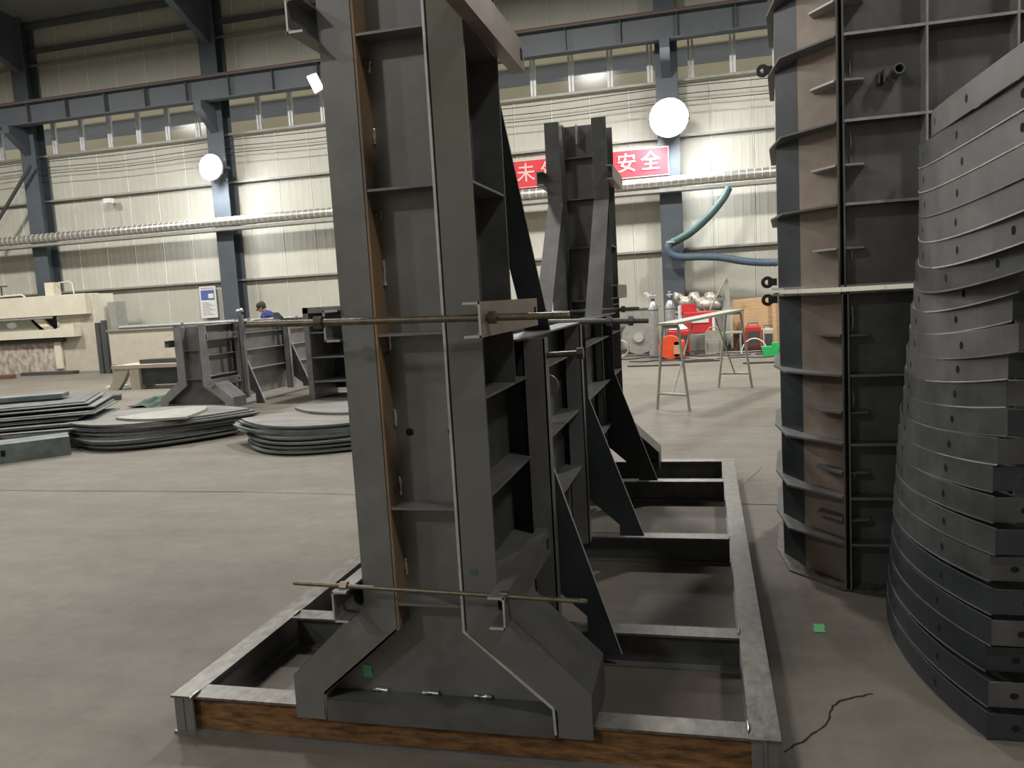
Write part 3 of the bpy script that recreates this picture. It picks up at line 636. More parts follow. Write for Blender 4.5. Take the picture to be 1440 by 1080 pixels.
# ---------------------------------------------------------------- stack of curved segments at the right edge
NL = 23; hp = .0985
for k in range(NL):
    z0 = k*hp+.002; zc = z0+hp/2
    tq = .0 if zc < .7 else min(.62, (zc-.7)*.62)           # upper ones droop towards the bulging side
    u = zc/2.2
    if zc < .95: N = Vector((.865+.10*zc, 2.74+.23*zc+.02*(k % 3)))
    elif zc < 1.3: N = Vector((.990, 2.98))
    elif zc < 1.55: N = Vector((1.00, 2.97-.06*(k % 2)))
    else: N = Vector((1.01, 2.78-.35*min(1, (zc-1.5)/.3)))
    Fp = Vector((.83+.165*min(1, u*1.3), 4.08))
    j = random.uniform(-.012, .012); N.y += j; Fp.y += random.uniform(-.04, .01)
    if k == NL-1: Fp = Fp.lerp(N, .15)
    Fp.y = min(Fp.y, 4.055)
    sag = .105+.03*min(1, zc)+(.02 if N.y < 2.9 and zc > 1 else 0)
    ch = N-Fp; n2 = Vector((-ch.y, ch.x)).normalized()
    if n2.x > 0: n2 = -n2
    q = 18; arc = []
    Rc = (ch.length**2/4+sag**2)/(2*sag); half = math.asin(min(1, ch.length/2/Rc)); cen = (N+Fp)/2-n2*(Rc-sag)
    dirm = math.atan2(n2.y, n2.x)
    for i in range(q+1):
        a = dirm+half*(1-2*i/q); p = cen+Vector((math.cos(a), math.sin(a)))*Rc; arc.append(p)
    if (arc[0]-Fp).length > (arc[-1]-Fp).length: arc.reverse()
    zz = lambda p: z0+tq*(p.x-N.x)
    pos = 'lowest' if k == 0 else ('topmost' if k == NL-1 else None)
    ordn = ['lowest', 'second', 'third', 'fourth', 'fifth', 'sixth', 'seventh', 'eighth', 'ninth', 'tenth', 'eleventh', 'twelfth', 'thirteenth', 'fourteenth', 'fifteenth', 'sixteenth', 'seventeenth', 'eighteenth', 'nineteenth', 'twentieth', 'twenty-first', 'twenty-second', 'topmost'][k]
    t = thing('curved_segment', 'curved steel segment with bolt holes, %s%s in the right edge stack' % (ordn, '' if pos else ' from the floor'), 'steel segment', (N.x, 3.4, z0), group='curved segments stacked at the right edge')
    b = MB(); T = .007
    def outp(p, d): return p-(p-cen).normalized()*d
    h1 = hp-.006
    for i in range(q):
        a, c = arc[i], arc[i+1]; ai, ci = outp(a, T), outp(c, T)
        b.add([(a.x, a.y, zz(a)), (c.x, c.y, zz(c)), (c.x, c.y, zz(c)+h1), (a.x, a.y, zz(a)+h1), (ai.x, ai.y, zz(ai)), (ci.x, ci.y, zz(ci)), (ci.x, ci.y, zz(ci)+h1), (ai.x, ai.y, zz(ai)+h1)],
              [(0, 1, 2, 3), (4, 7, 6, 5), (0, 4, 5, 1), (3, 2, 6, 7)]+([(0, 3, 7, 4)] if i == 0 else [])+([(1, 5, 6, 2)] if i == q-1 else []), 0)
    # bolt holes as dark slots set in the plate
    for fr in ((.12, .42, .78) if N.y > 2.7 else (.10, .34, .62, .85)):
        i = fr*q+random.uniform(-.3, .3); a = arc[int(i)].lerp(arc[int(i)+1], i-int(i)); n_ = (a-cen).normalized(); tt = Vector((-n_.y, n_.x))
        c0 = a+n_*.0008; zc_ = zz(a)+h1*.5; m_ = 8
        b.add([(c0.x+tt.x*.010*math.cos(w*math.pi/4), c0.y+tt.y*.010*math.cos(w*math.pi/4), zc_+.015*math.sin(w*math.pi/4)) for w in range(8)], [tuple(range(8))], 1)
    mm = ['steel', 'steel_brown_lit', 'steel_dark'][(k*7 % 5) % 3] if zc > 1.2 else ('steel_dark' if zc > .5 else 'steel_blue_shaded')  # lower segments get darker steel, standing in for the missing light
    if zc > 1.2 and mm == 'steel_brown_lit': mm = 'steel'
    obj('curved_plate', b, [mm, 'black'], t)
    # rim flange behind the lower edge, its cut edge catches the light
    b = MB(); 
    for i in range(q):
        a, c = arc[i], arc[i+1]; a0, c0 = outp(a, -.003), outp(c, -.003); ai, ci = outp(a, .30), outp(c, .30); v = []
        for p in (a0, c0, ci, ai): v.append((p.x, p.y, zz(p)-.002))
        for p in (a0, c0, ci, ai): v.append((p.x, p.y, zz(p)+.002))
        b.add(v, [(0, 3, 2, 1), (4, 5, 6, 7), (0, 1, 5, 4), (2, 3, 7, 6)])
    obj('rim_flange', b, 'edge' if zc > .9 and k % 3 != 1 else 'steel', t)
    # radial end plate facing the camera
    w0 = N.x+.001; b = MB(); z1 = z0+hp-.010
    hx = w0+.10+random.uniform(-.03, .02)
    b.box(w0, w0+.42, N.y, N.y+.008, z0+.003, z1, 0)
    b.prism([(hx+.014*math.cos(w*math.pi/6), z0+hp*.45+.011*math.sin(w*math.pi/6)) for w in range(12)], 'y', N.y-.001, N.y+.0005, 1)
    obj('end_plate', b, ['steel_dark' if k % 2 else 'steel_blue_shaded', 'black'], t)

# ---------------------------------------------------------------- small marks on the floor
def crack(pts, w, label):
    b = MB()
    for (a, c) in zip(pts[:-1], pts[1:]):
        a = Vector(a); c = Vector(c); d = (c-a); n = Vector((-d.y, d.x)).normalized()*w*random.uniform(.6, 1.3)
        b.add([(a.x-n.x, a.y-n.y, .0015), (c.x-n.x, c.y-n.y, .0015), (c.x+n.x, c.y+n.y, .0015), (a.x+n.x, a.y+n.y, .0015)], [(0, 1, 2, 3)])
    o = obj('crack', b, 'black', bpy.data.objects['floor']); o['label'] = label
def jag(a, b, n, amp):
    a = Vector(a); b = Vector(b); return [a.lerp(b, i/n)+Vector((random.uniform(-amp, amp), random.uniform(-amp, amp))) for i in range(n+1)]
crack(jag((.215, 2.60), (.37, 2.78), 8, .006)+jag((.385, 2.83), (.42, 2.93), 6, .006)+jag((.44, 2.96), (.57, 3.03), 6, .005), .004, 'dark jagged crack in the concrete')
crack([(-8, 6.03), (-4, 6.0), (0, 5.72), (1, 5.66)], .004, 'straight floor joint')
crack(jag((.2, 6.1), (.42, 6.9), 8, .02), .002, 'hairline crack')
solo('green_paper_scrap', MB().box(.43, .475, 3.56, 3.60, .001, .004).box(.435, .48, 3.60, 3.65, .001, .003), 'green_paint', 'pale green paper scrap on the floor right of the base frame', 'paper')

# ---------------------------------------------------------------- stacks of cut steel sheets
def segplate(tipL, tipR, near, far, n=14):
    """flat plate bounded by two shallow arcs between two tips"""
    a = Vector(tipL); c = Vector(tipR); ch = c-a; nn = Vector((ch.y, -ch.x)).normalized()   # towards the camera
    P = [a.lerp(c, i/n)+nn*near*math.sin(math.pi*i/n)**.9 for i in range(n+1)]
    Q = [a.lerp(c, i/n)-nn*far*math.sin(math.pi*i/n)**.9 for i in range(n-1, 0, -1)]
    return P+Q
ORD = ['bottom', 'second', 'third', 'fourth', 'fifth', 'sixth', 'seventh', 'eighth', 'ninth', 'tenth', 'eleventh', 'twelfth', 'thirteenth', 'fourteenth']
def sheet_stack(tipL, tipR, near, far, n, where, grp, z=0.0, gap=.012, th=.012, jit=.10, mats=('sheet_dark', 'sheet')):
    for k in range(n):
        j = lambda: random.uniform(-jit, jit); top = k == n-1
        sc = 1 if k < n*.6 else 1.05
        a = (tipL[0]+j()-.2*(sc > 1), tipL[1]+j()); c = (tipR[0]+j()+.15*(sc > 1), tipR[1]+j()+.2*(sc > 1))
        b = MB(); b.prism(segplate(a, c, near*random.uniform(.92, 1.05)*sc, far), 'z', z, z+th)  # light and dark sheets mixed; the lighter ones stand in for edge highlights
        solo('steel_sheet', b, mats[1] if top else random.choice([mats[0], mats[0], 'sheet_green', 'sheet', 'machine_dark']), ('top curved steel sheet of the %s stack' % where) if top else 'curved edge steel sheet, %s from the bottom of the %s stack' % (ORD[k], where) if k else 'bottom curved steel sheet of the %s stack' % where, 'steel sheet', grp)
        z += th+(gap if k % 3 == 2 else .001)
        if k % 3 == 2 and k < n-1:   # packing strips keep the bundles apart
            pass
    return z
zA = sheet_stack((-8.2, 8.6), (-5.95, 8.95), .85, .75, 14, 'left floor', 'curved sheets in the left floor stack', gap=.001, th=.021)
solo('sheet_offcut', MB().prism(segplate((-7.35, 8.45), (-6.25, 8.35), .15, .95), 'z', zA+.001, zA+.03), 'girt', 'pale rounded sheet offcut lying on top of the left floor stack', 'steel sheet')
zB = sheet_stack((-5.35, 8.4), (-3.4, 8.2), .68, .9, 13, 'right floor', 'curved sheets in the right floor stack', gap=.001, th=.022)
solo('sheet_offcut', MB().prism(segplate((-5.15, 9.05), (-3.4, 8.75), .42, .8), 'z', zB+.001, zB+.03), 'sheet', 'pale curved sheet on top of the right floor stack, beside the front tower', 'steel sheet')
# stack at the left edge on a box beam
t = thing('box_beam', 'grey perforated beam on the floor carrying the sheets at the left edge', 'steel beam', (-9, 7.0, 0))
def rotbox(b, a, c, w, z0, z1, mi=0):
    a = Vector(a); c = Vector(c); d = (c-a).normalized(); n = Vector((-d.y, d.x))*w
    b.prism([a, c, c+n, a+n], 'z', z0, z1, mi); return b
obj('body', rotbox(MB(), (-10.2, 4.9), (-7.42, 7.75), .45, 0, .22), 'sheet_green', t)
hb = MB()
for k in range(8):
    p = Vector((-8.35, 6.795))+Vector((.698, .716))*k*.09; d = Vector((.698, .716)); n = Vector((.716, -.698))*.003
    rotbox(hb, p+n, p+n+d*.045, .002, .08, .15)
for q in range(8):
    pass
o = obj('slots', hb, 'black', t); o['kind'] = 'stuff'
z = .222
for k in range(12):
    a = (-12.2+random.uniform(-.1, .1), 6.0); c = (-7.55-.07*k*.6+random.uniform(-.25, .1), 8.15+.06*k)
    b = MB(); rotbox(b, a, c, 1.5, z, z+.013)
    lab = 'flat steel sheet, %s from the bottom of the left edge stack' % ORD[k] if 0 < k < 11 else ('bottom flat sheet resting on the perforated beam' if k == 0 else 'topmost flat sheet of the left edge stack')
    solo('steel_sheet', b, ['sheet_green', 'sheet', 'sheet_dark'][k % 3], lab, 'steel sheet', 'flat sheets at the left edge'); z += .014+(.022 if k % 2 else .002)
b = MB(); solo('folded_section', rotbox(b, (-12.2, 7.2), (-8.75, 9.1), .35, z+.001, z+.06), 'sheet_green', 'folded greenish section on top of the left edge stack', 'steel section')
solo('flame_cut_ring', MB().prism([(-10.9+.55*math.cos(a*math.pi/12), 9.1+.5*math.sin(a*math.pi/12)) for a in range(24)], 'z', z+.001, z+.03), 'machine_dark', 'dark round plate on the left edge stack', 'steel plate')
# loose sections on the floor
solo('steel_channel', rotbox(MB(), (-12.6, 12.2), (-11.3, 13.2), .3, 0, .10), 'machine_dark', 'dark steel section on the floor behind the left edge stack, farther one', 'steel section')
solo('steel_channel', rotbox(MB(), (-11.7, 10.9), (-10.6, 11.6), .35, 0, .14), 'machine_dark', 'dark steel section on the floor behind the left edge stack, nearer one', 'steel section')
solo('steel_channel', rotbox(MB(), (-9.9, 9.9), (-8.9, 10.5), .12, 0, .06), 'sheet', 'thin flat bar on the floor left of the low mould', 'steel section')
solo('timber_baulk', MB().box(-23.6, -20.6, 19.5, 19.75, 0, .12), 'rod_rust', 'brown timber lying in front of the press machine', 'timber')
solo('timber_baulk', MB().box(-21.2, -19.2, 20.5, 20.75, 0, .10), 'machine_dark', 'dark timber lying at the foot of the press machine', 'timber')
t = thing('green_tarp', 'crumpled dark green tarp on the floor left of the low mould foot', 'tarp', (-9.6, 12.2, 0))
b = MB(); gn = 10
vs = [(-10.1+i*.11, 11.9+j*.07, max(.004, .17*math.sin(math.pi*i/gn)*math.sin(math.pi*j/gn)+random.uniform(-.03, .05))) for j in range(gn+1) for i in range(gn+1)]
b.add(vs, [(j*(gn+1)+i, j*(gn+1)+i+1, (j+1)*(gn+1)+i+1, (j+1)*(gn+1)+i) for j in range(gn) for i in range(gn)])
M['tarp'] = mat('tarp_green', (.035, .075, .055), .7, 0, scale=8); obj('cloth', b, 'tarp', t)

# ---------------------------------------------------------------- press machine at the far left
t = thing('press_machine', 'big cream coloured plate press with a chipped dark lower front, at the left wall', 'machine', (-22.5, 22.0, 0))
YM = 21.7
obj('side_frame', MB().prism([(-20.85, 0), (-19.2, 0), (-19.28, 2.45), (-20.6, 2.45)], 'y', YM-.04, YM+.9), 'beige', t)
obj('side_edge', MB().prism([(-19.2, 0), (-19.12, 0), (-19.22, 2.5), (-19.32, 2.5)], 'y', YM-.05, YM+.9), 'cream', t, label='pale side edge')
obj('upper_beam', MB().box(-29, -19.3, YM-.25, YM+.35, 1.86, 2.52), 'cream', t)
obj('lower_beam', MB().prism([(-29, 1.15), (-19.78, 1.15), (-19.78, 1.55), (-20.1, 1.55), (-20.5, 1.42), (-29, 1.42)], 'y', YM-.35, YM+.1), 'cream', t)
obj('bed_panel', MB().box(-29, -20.55, YM-.1, YM+.4, 0, 1.0), 'chipped', t, label='chipped dark lower front')
obj('bed_rail', MB().box(-29, -20.4, YM-.2, YM+.3, 1.0, 1.12), 'machine_dark', t)
obj('bed_post', MB().box(-20.8, -20.55, YM-.16, YM-.1, .12, 1.0), 'cream', t)
obj('back_panel', MB().box(-29, -20.5, YM+.4, YM+.45, 1.1, 1.9), 'machine_dark', t)
obj('slant_plate', MB().prism([(-29, 1.4), (-21.5, 1.4), (-21.9, 1.82), (-29, 1.82)], 'y', YM+.05, YM+.1), 'girt', t)
for x in (-23.4, -22.6): obj('oval_opening', MB().prism([(x+.20*math.cos(a*math.pi/8), 1.62+.10*math.sin(a*math.pi/8)) for a in range(16)], 'y', YM+.04, YM+.05), 'alu', t)
obj('arm', MB().prism([(-21.2, 1.42), (-20.9, 1.42), (-21.3, 1.84), (-21.7, 1.84)], 'y', YM-.05, YM+.05), 'cream', t)
obj('gauge_rod', MB().cyl((-20.6, YM-.05, 1.70), (-19.35, YM-.05, 1.72), .018, 6).cyl((-20.62, YM-.05, 1.5), (-20.62, YM-.05, 1.82), .04, 8), 'edge', t)
obj('guide_rail', MB().cyl((-29, YM-.3, 1.80), (-20.6, YM-.3, 1.80), .03, 8), 'girt', t)
obj('control_box', MB().box(-21.05, -20.7, YM, YM+.3, 2.52, 2.95), 'cream', t)
obj('grab_rail', MB().tube([(-20.6, YM+.1, 2.92), (-20.2, YM+.1, 2.95), (-20.05, YM+.1, 2.88), (-20.02, YM+.1, 2.52)], .022, 8), 'cream', t)
obj('top_pipe', MB().tube([(-23.4, YM+.1, 2.6), (-22.1, YM+.1, 2.62), (-21.95, YM+.1, 2.52)], .03, 8), 'cream', t)
obj('hand_wheel', MB().ring((-22.9, YM+.1, 2.94), .16, .19, .03, 'z', 18).cyl((-22.9, YM+.1, 2.52), (-22.9, YM+.1, 2.94), .025, 8).cyl((-23.07, YM+.1, 2.94), (-22.73, YM+.1, 2.94), .015, 6), 'machine_dark', t)
obj('motor', MB().cyl((-23.9, YM+.1, 2.68), (-23.3, YM+.1, 2.68), .16, 12), 'blueprint', t)
solo('cabinet_panel', MB().box(-19.05, -18.75, 22.1, 22.6, 0, 2.2), 'girt', 'narrow grey panel standing right of the press machine', 'panel')
t = thing('flat_rack', 'dark upright steel bars leaning beside the press machine', 'steel rack', (-17.5, 20.5, 0))
for k, x in enumerate((-17.95, -17.72)): obj('bar', MB().box(x, x+.14, 20.2, 20.3, 0, 1.55+.06*k), 'machine_dark', t)
# long trough / tank behind the bench
t = thing('steel_trough', 'long beige grey steel trough standing behind the bench', 'trough', (-14.9, 20.2, 0))
obj('front_plate', MB().box(-17.3, -11.4, 20.0, 20.04, .28, 1.28), 'beige', t)
obj('rim', MB().box(-17.35, -11.4, 19.95, 20.05, 1.27, 1.31), 'girt', t)
obj('back_plate', MB().box(-17.3, -11.4, 20.8, 20.84, .28, 1.28), 'beige', t); obj('floor_plate', MB().box(-17.3, -11.4, 20.04, 20.8, .28, .31), 'girt', t)
for x in (-17.1, -11.7): obj('leg', MB().box(x, x+.15, 20.1, 20.7, 0, .28), 'machine_dark', t)
for k in range(4): solo('steel_tube', MB().cyl((-17.0+.1*k, 20.15+.17*k, 1.40), (-9.5-.2*k, 20.15+.17*k, 1.40), .05, 8).box(-16, -15.9, 20.1, 20.2, 1.31, 1.36) if False else MB().cyl((-17.0+.1*k, 20.12+.2*k, 1.365), (-11.5-.2*k, 20.12+.2*k, 1.365), .052, 8), 'girt', 'grey steel tube lying across the beige trough, %s from the camera' % ('nearest', 'second', 'third', 'farthest')[k], 'tube', 'tubes on the trough')
# low bench with splayed legs
t = thing('steel_bench', 'low steel work bench with splayed legs left of the low mould', 'bench', (-12.2, 15.4, 0))
obj('bench_top', MB().box(-13.1, -10.4, 15.1, 16.0, .48, .56), 'beige', t)
for x0 in (-13.3, -11.2): obj('leg', MB().prism([(x0, 0), (x0+.28, 0), (x0+.45, .2), (x0+.62, .48), (x0+.22, .48), (x0+.15, .2)], 'y', 15.15, 15.27), 'beige', t)
obj('leg', MB().box(-12.65, -12.4, 15.12, 15.3, 0, .48), 'beige', t)
obj('apron', MB().box(-12.4, -10.6, 15.2, 15.24, .1, .48), 'steel_blue_shaded', t)
solo('scrap_plate', MB().box(-12.5, -11.2, 15.3, 15.7, .562, .66), 'machine_dark', 'dark plate lying on the steel bench', 'plate')
solo('white_bag', MB().lathe([(.001, 0), (.26, .01), (.27, .12), (.18, .26), (.08, .33), (.001, .34)], 12, (-12.95, 15.9)), 'white', 'white bundle on the floor under the bench', 'bundle')
b = MB(); b.lathe([(.001, .562), (.3, .565), (.28, .66), (.12, .76), (.001, .78)], 14, (-11.5, 15.85)); solo('white_cloth', b, 'white', 'white cloth heaped on the steel bench', 'cloth')
solo('grey_tray', MB().box(-13.75, -13.35, 15.6, 15.9, 0, .05), 'white', 'small white tray on the floor left of the bench', 'tray')

# ---------------------------------------------------------------- worker
def skin_body(name, verts, edges, radii, m, parent, sub=2):
    me = bpy.data.meshes.new(name); me.from_pydata(verts, edges, []); o = bpy.data.objects.new(name, me); COL.objects.link(o)
    o.modifiers.new('skin', 'SKIN'); 
    for i, r in enumerate(radii):
        me.skin_vertices[0].data[i].radius = (r if isinstance(r, tuple) else (r, r))
    me.skin_vertices[0].data[0].use_root = True
    s_ = o.modifiers.new('sub', 'SUBSURF'); s_.levels = sub; s_.render_levels = sub
    bpy.context.view_layer.update()
    m2 = bpy.data.meshes.new_from_object(o.evaluated_get(bpy.context.evaluated_depsgraph_get())); bpy.data.objects.remove(o)
    for p in m2.polygons: p.use_smooth = True
    m2.materials.clear(); m2.materials.append(M[m]); q = bpy.data.objects.new(name, m2); COL.objects.link(q); q.parent = parent; return q
# faces left (-X), head bowed, arms forward over the work
w = thing('person', 'worker in a dark blue jacket and dark cap looking down behind the low mould', 'person', (-10.1, 17.0, 0), rz=R(12), scale=(1.05, 1.05, 1.05))
V_ = [(0, 0, .95), (0, 0, 1.12), (-.03, 0, 1.30), (-.08, 0, 1.45), (-.15, 0, 1.53),            # pelvis, belly, chest, neck base, neck
      (-.05, -.19, 1.41), (-.10, -.24, 1.16), (-.30, -.20, 1.02), (-.37, -.18, .99),          # right arm
      (-.05, .19, 1.41), (-.10, .24, 1.16), (-.30, .20, 1.02), (-.37, .18, .99),
      (0, -.10, .88), (-.02, -.11, .50), (.02, -.11, .10), (-.14, -.12, .04), (0, .10, .88), (-.02, .11, .50), (.02, .11, .10), (-.14, .12, .04)]
E_ = [(0, 1), (1, 2), (2, 3), (3, 4), (3, 5), (5, 6), (6, 7), (7, 8), (3, 9), (9, 10), (10, 11), (11, 12), (0, 13), (13, 14), (14, 15), (15, 16), (0, 17), (17, 18), (18, 19), (19, 20)]
R_ = [(.13, .17), (.12, .15), (.13, .19), (.09, .10), .055, .065, .052, .04, .032, .065, .052, .04, .032, .095, .065, .045, .04, .095, .065, .045, .04]
skin_body('body', V_, E_, R_, 'skin', w)
tj = [0, 1, 2, 3, 4, 5, 6, 7, 9, 10, 11]; idx = {a: i for i, a in enumerate(tj)}
skin_body('jacket', [V_[i] for i in tj], [(idx[a], idx[c]) for a, c in E_ if a in idx and c in idx], [(R_[i][0]+.045, R_[i][1]+.045) if isinstance(R_[i], tuple) else (.078 if i == 4 else R_[i]+.04) for i in tj], 'cloth', w)
tr = [0, 13, 14, 15, 17, 18, 19]; idx = {a: i for i, a in enumerate(tr)}
skin_body('trousers', [V_[i] for i in tr], [(idx[a], idx[c]) for a, c in E_ if a in idx and c in idx], [(R_[i][0]+.015, R_[i][1]+.015) if isinstance(R_[i], tuple) else R_[i]+.02 for i in tr], 'trousers', w)
for s_ in (-1, 1):
    b = MB(); b.prism([(.06, 0), (-.21, 0), (-.22, .04), (-.12, .09), (-.03, .12), (.07, .12)], 'y', s_*.115-.045, s_*.115+.045); obj('shoe', b, 'machine_dark', w, local=True)
    hv = [(-.37, s_*.18, .99), (-.42, s_*.17, .965)]; he = [(0, 1)]; hr = [.03, .034]
    for q in range(4):
        y = s_*(.145+.02*q); k = len(hv); hv += [(-.455, y, .955), (-.485-.008*(q in (1, 2)), y, .935), (-.49, y, .91)]; he += [(1, k), (k, k+1), (k+1, k+2)]; hr += [.010, .009, .007]
    k = len(hv); hv += [(-.42, s_*.135, .95), (-.45, s_*.115, .93)]; he += [(1, k), (k, k+1)]; hr += [.012, .009]
    skin_body('hand', hv, he, hr, 'skin', w, 1)
# head bowed forwards: bmesh sphere shaped, with nose, brow, ears; cap and hair
def head(parent):
    bm = bmesh.new(); bmesh.ops.create_uvsphere(bm, u_segments=20, v_segments=14, radius=1)
    for v in bm.verts:
        x, y, z = v.co; x *= .098; y *= .075; z *= .118
        if z < 0: y *= 1+z*2.2; x = x*(1+z*1.3)-.012*(-z/.118)
        if x < -.07 and abs(y) < .02 and -.03 < z < .02: x -= .022      # nose
        if x < -.06 and .015 < z < .04: x -= .006                        # brow
        if x < -.06 and -.07 < z < -.045 and abs(y) < .03: x -= .007     # lips
        v.co = (x, y, z)
    for s_ in (-1, 1):
        r = bmesh.ops.create_uvsphere(bm, u_segments=8, v_segments=6, radius=1)
        for v in r['verts']: v.co = Vector((v.co.x*.018+.01, v.co.y*.008+s_*.077, v.co.z*.03))
    me = bpy.data.meshes.new('head'); bm.to_mesh(me); bm.free()
    for p in me.polygons: p.use_smooth = True
    me.materials.append(M['skin']); return me
mt = Matrix.Translation((-.185, 0, 1.605)) @ Matrix.Rotation(R(-34), 4, 'Y')
hm = head(w); hm.transform(mt); ho = bpy.data.objects.new('head', hm); COL.objects.link(ho); ho.parent = w
b = MB(); b.lathe([(.100, -.005), (.108, .03), (.10, .08), (.07, .115), (.001, .13)], 18); b.prism([(-.09, -.06), (-.15, -.045), (-.165, 0), (-.15, .045), (-.09, .06)], 'z', .005, .015)
cmh = b.mesh('cap', 'cap'); cmh.transform(mt @ Matrix.Translation((.012, 0, .012))); co = bpy.data.objects.new('cap', cmh); COL.objects.link(co); co.parent = w
b = MB(); b.lathe([(.03, -.075), (.084, -.05), (.104, 0), (.105, .03)], 14)
b.v = [(x*.8+.025, y*.80, z) for x, y, z in b.v]; hh = b.mesh('hair', 'cap'); hh.transform(mt); hq = bpy.data.objects.new('hair', hh); COL.objects.link(hq); hq.parent = ho
for s_ in (-1, 1):
    b = MB(); b.lathe([(.001, -.007), (.006, -.003), (.007, 0), (.006, .003), (.001, .007)], 8); e = b.mesh('eye', 'black'); e.transform(mt @ Matrix.Translation((-.086, s_*.03, .008))); q = bpy.data.objects.new('eye', e); COL.objects.link(q); q.parent = ho

# ---------------------------------------------------------------- clutter by the back wall on the right
def bottle(x, y, label):
    t = thing('gas_bottle', label, 'gas bottle', (x, y, 0), group=None)
    obj('body', MB().lathe([(.001, 0), (.115, .01), (.12, .05), (.12, 1.12), (.105, 1.21), (.06, 1.29), (.035, 1.32), (.001, 1.32)], 18, (x, y)), 'cylinder', t)
    obj('collar', MB().lathe([(.04, 1.30), (.045, 1.31), (.045, 1.36), (.03, 1.38)], 12, (x, y)).lathe([(.122, 1.09), (.124, 1.10), (.122, 1.11)], 16, (x, y)), 'machine_dark', t)
    v = obj('valve', MB().cyl((x, y, 1.37), (x, y, 1.50), .022, 8).cyl((x-.07, y, 1.43), (x+.07, y, 1.43), .018, 8), 'edge', t)
    obj('valve_wheel', MB().cyl((x, y, 1.49), (x, y, 1.52), .035, 10), 'edge', v)
    return t
g1 = bottle(-1.17, 18.6, 'silver gas bottle with a gauge, left of the pair before the column')
obj('gauge', MB().cyl((-1.27, 18.6, 1.45), (-1.27, 18.55, 1.45), .04, 12).cyl((-1.22, 18.6, 1.43), (-1.30, 18.6, 1.52), .012, 6).cyl((-1.33, 18.6, 1.5), (-1.33, 18.55, 1.5), .03, 12), 'alu', g1)
bottle(-.80, 19.0, 'silver gas bottle without gauge, right of the pair before the column')

# trestle: top plank and two A-shaped ends
t = thing('folding_trestle', 'grey metal trestle with a plank top and two braced A-frame ends', 'trestle', (-.05, 11.4, 0))
A0, A1 = Vector((-.65, 10.42, 0)), Vector((-.23, 10.18, 0)); B0, B1 = Vector((.17, 12.55, 0)), Vector((.66, 12.42, 0))
TA = (A0+A1)/2+Vector((0, 0, 1.08)); TB = (B0+B1)/2+Vector((.0, 0, 1.14))
ta0 = TA+(A0-A1)*.24; ta1 = TA+(A1-A0)*.24; tb0 = TB+(B0-B1)*.22; tb1 = TB+(B1-B0)*.22
for a, c in ((A0, ta0), (A1, ta1), (B0, tb0), (B1, tb1)): obj('leg', MB().tube([a, c], .019, 8), 'trestle', t)
obj('crossbar', MB().tube([A0.lerp(ta0, .19), A1.lerp(ta1, .19)], .017, 8), 'trestle', t); obj('crossbar', MB().tube([B0.lerp(tb0, .19), B1.lerp(tb1, .19)], .017, 8), 'trestle', t)
obj('top_bar', MB().tube([ta0, ta1], .024, 8), 'trestle', t); obj('top_bar', MB().tube([tb0, tb1], .02, 8), 'trestle', t)
d = (TB-TA).normalized(); n_ = Vector((-d.y, d.x, 0)).normalized()*.13
b = MB(); a, c = TA-d*.12+Vector((0, 0, .025)), TB+d*.1+Vector((0, 0, .022)); v = []
for hgt in (0, .03):
    for p in (a-n_, c-n_, c+n_, a+n_): v.append((p.x, p.y, p.z+hgt))
b.add(v, [(0, 3, 2, 1), (4, 5, 6, 7), (0, 1, 5, 4), (1, 2, 6, 5), (2, 3, 7, 6), (3, 0, 4, 7)]); obj('plank', b, 'trestle', t)
obj('brace', MB().tube([(A0.lerp(ta0, .19)+A1.lerp(ta1, .19))/2, TA+d*.75-Vector((0, 0, .02))], .012, 6), 'trestle', t)
obj('brace', MB().tube([(B0.lerp(tb0, .19)+B1.lerp(tb1, .19))/2, TB-d*.75-Vector((0, 0, .02))], .012, 6), 'trestle', t)

# grey bench wall with big rings, left of the bottles
t = thing('low_cabinet', 'low beige steel cabinet against the back wall left of the gas bottles', 'cabinet', (-2.6, 20.6, 0))
obj('body', MB().box(-4.2, -1.2, 20.4, 21.1, 0, 1.12), 'girt', t); obj('top', MB().box(-4.25, -1.15, 20.36, 21.14, 1.12, 1.16), 'trestle', t)
t = thing('steel_hoop', 'large dark steel hoop leaning on the low cabinet, left of the gas bottles', 'hoop', (-2.0, 20.2, 0)); obj('ring', MB().ring((-2.05, 20.25, .42), .33, .42, .12, 'y', 28), 'machine_dark', t)
t = thing('steel_disc', 'round grey steel drum lying on its side beside the gas bottles', 'drum', (-1.65, 19.9, 0)); obj('shell', MB().cyl((-1.62, 19.75, .42), (-1.62, 20.1, .42), .42, 24), 'girt', t); obj('hub', MB().cyl((-1.62, 19.70, .42), (-1.62, 19.75, .42), .12, 14), 'edge', t)
def coil(name, c, r, n, m, label, cat='cable', tilt=.3):
    pts = []
    for i in range(n*16):
        a = i*math.pi/8; pts.append((c[0]+r*math.cos(a)*random.uniform(.9, 1.1), c[1]+.06*math.sin(a*.37), c[2]+r+r*math.sin(a)*random.uniform(.9, 1.1)))
    return solo(name, MB().tube(pts, .012, 5), m, label, cat)
coil('hose_coil', (-2.0, 18.9, .02), .2, 5, 'cable_grey', 'pale pink coiled hose on the floor left of the gas bottles', 'hose')
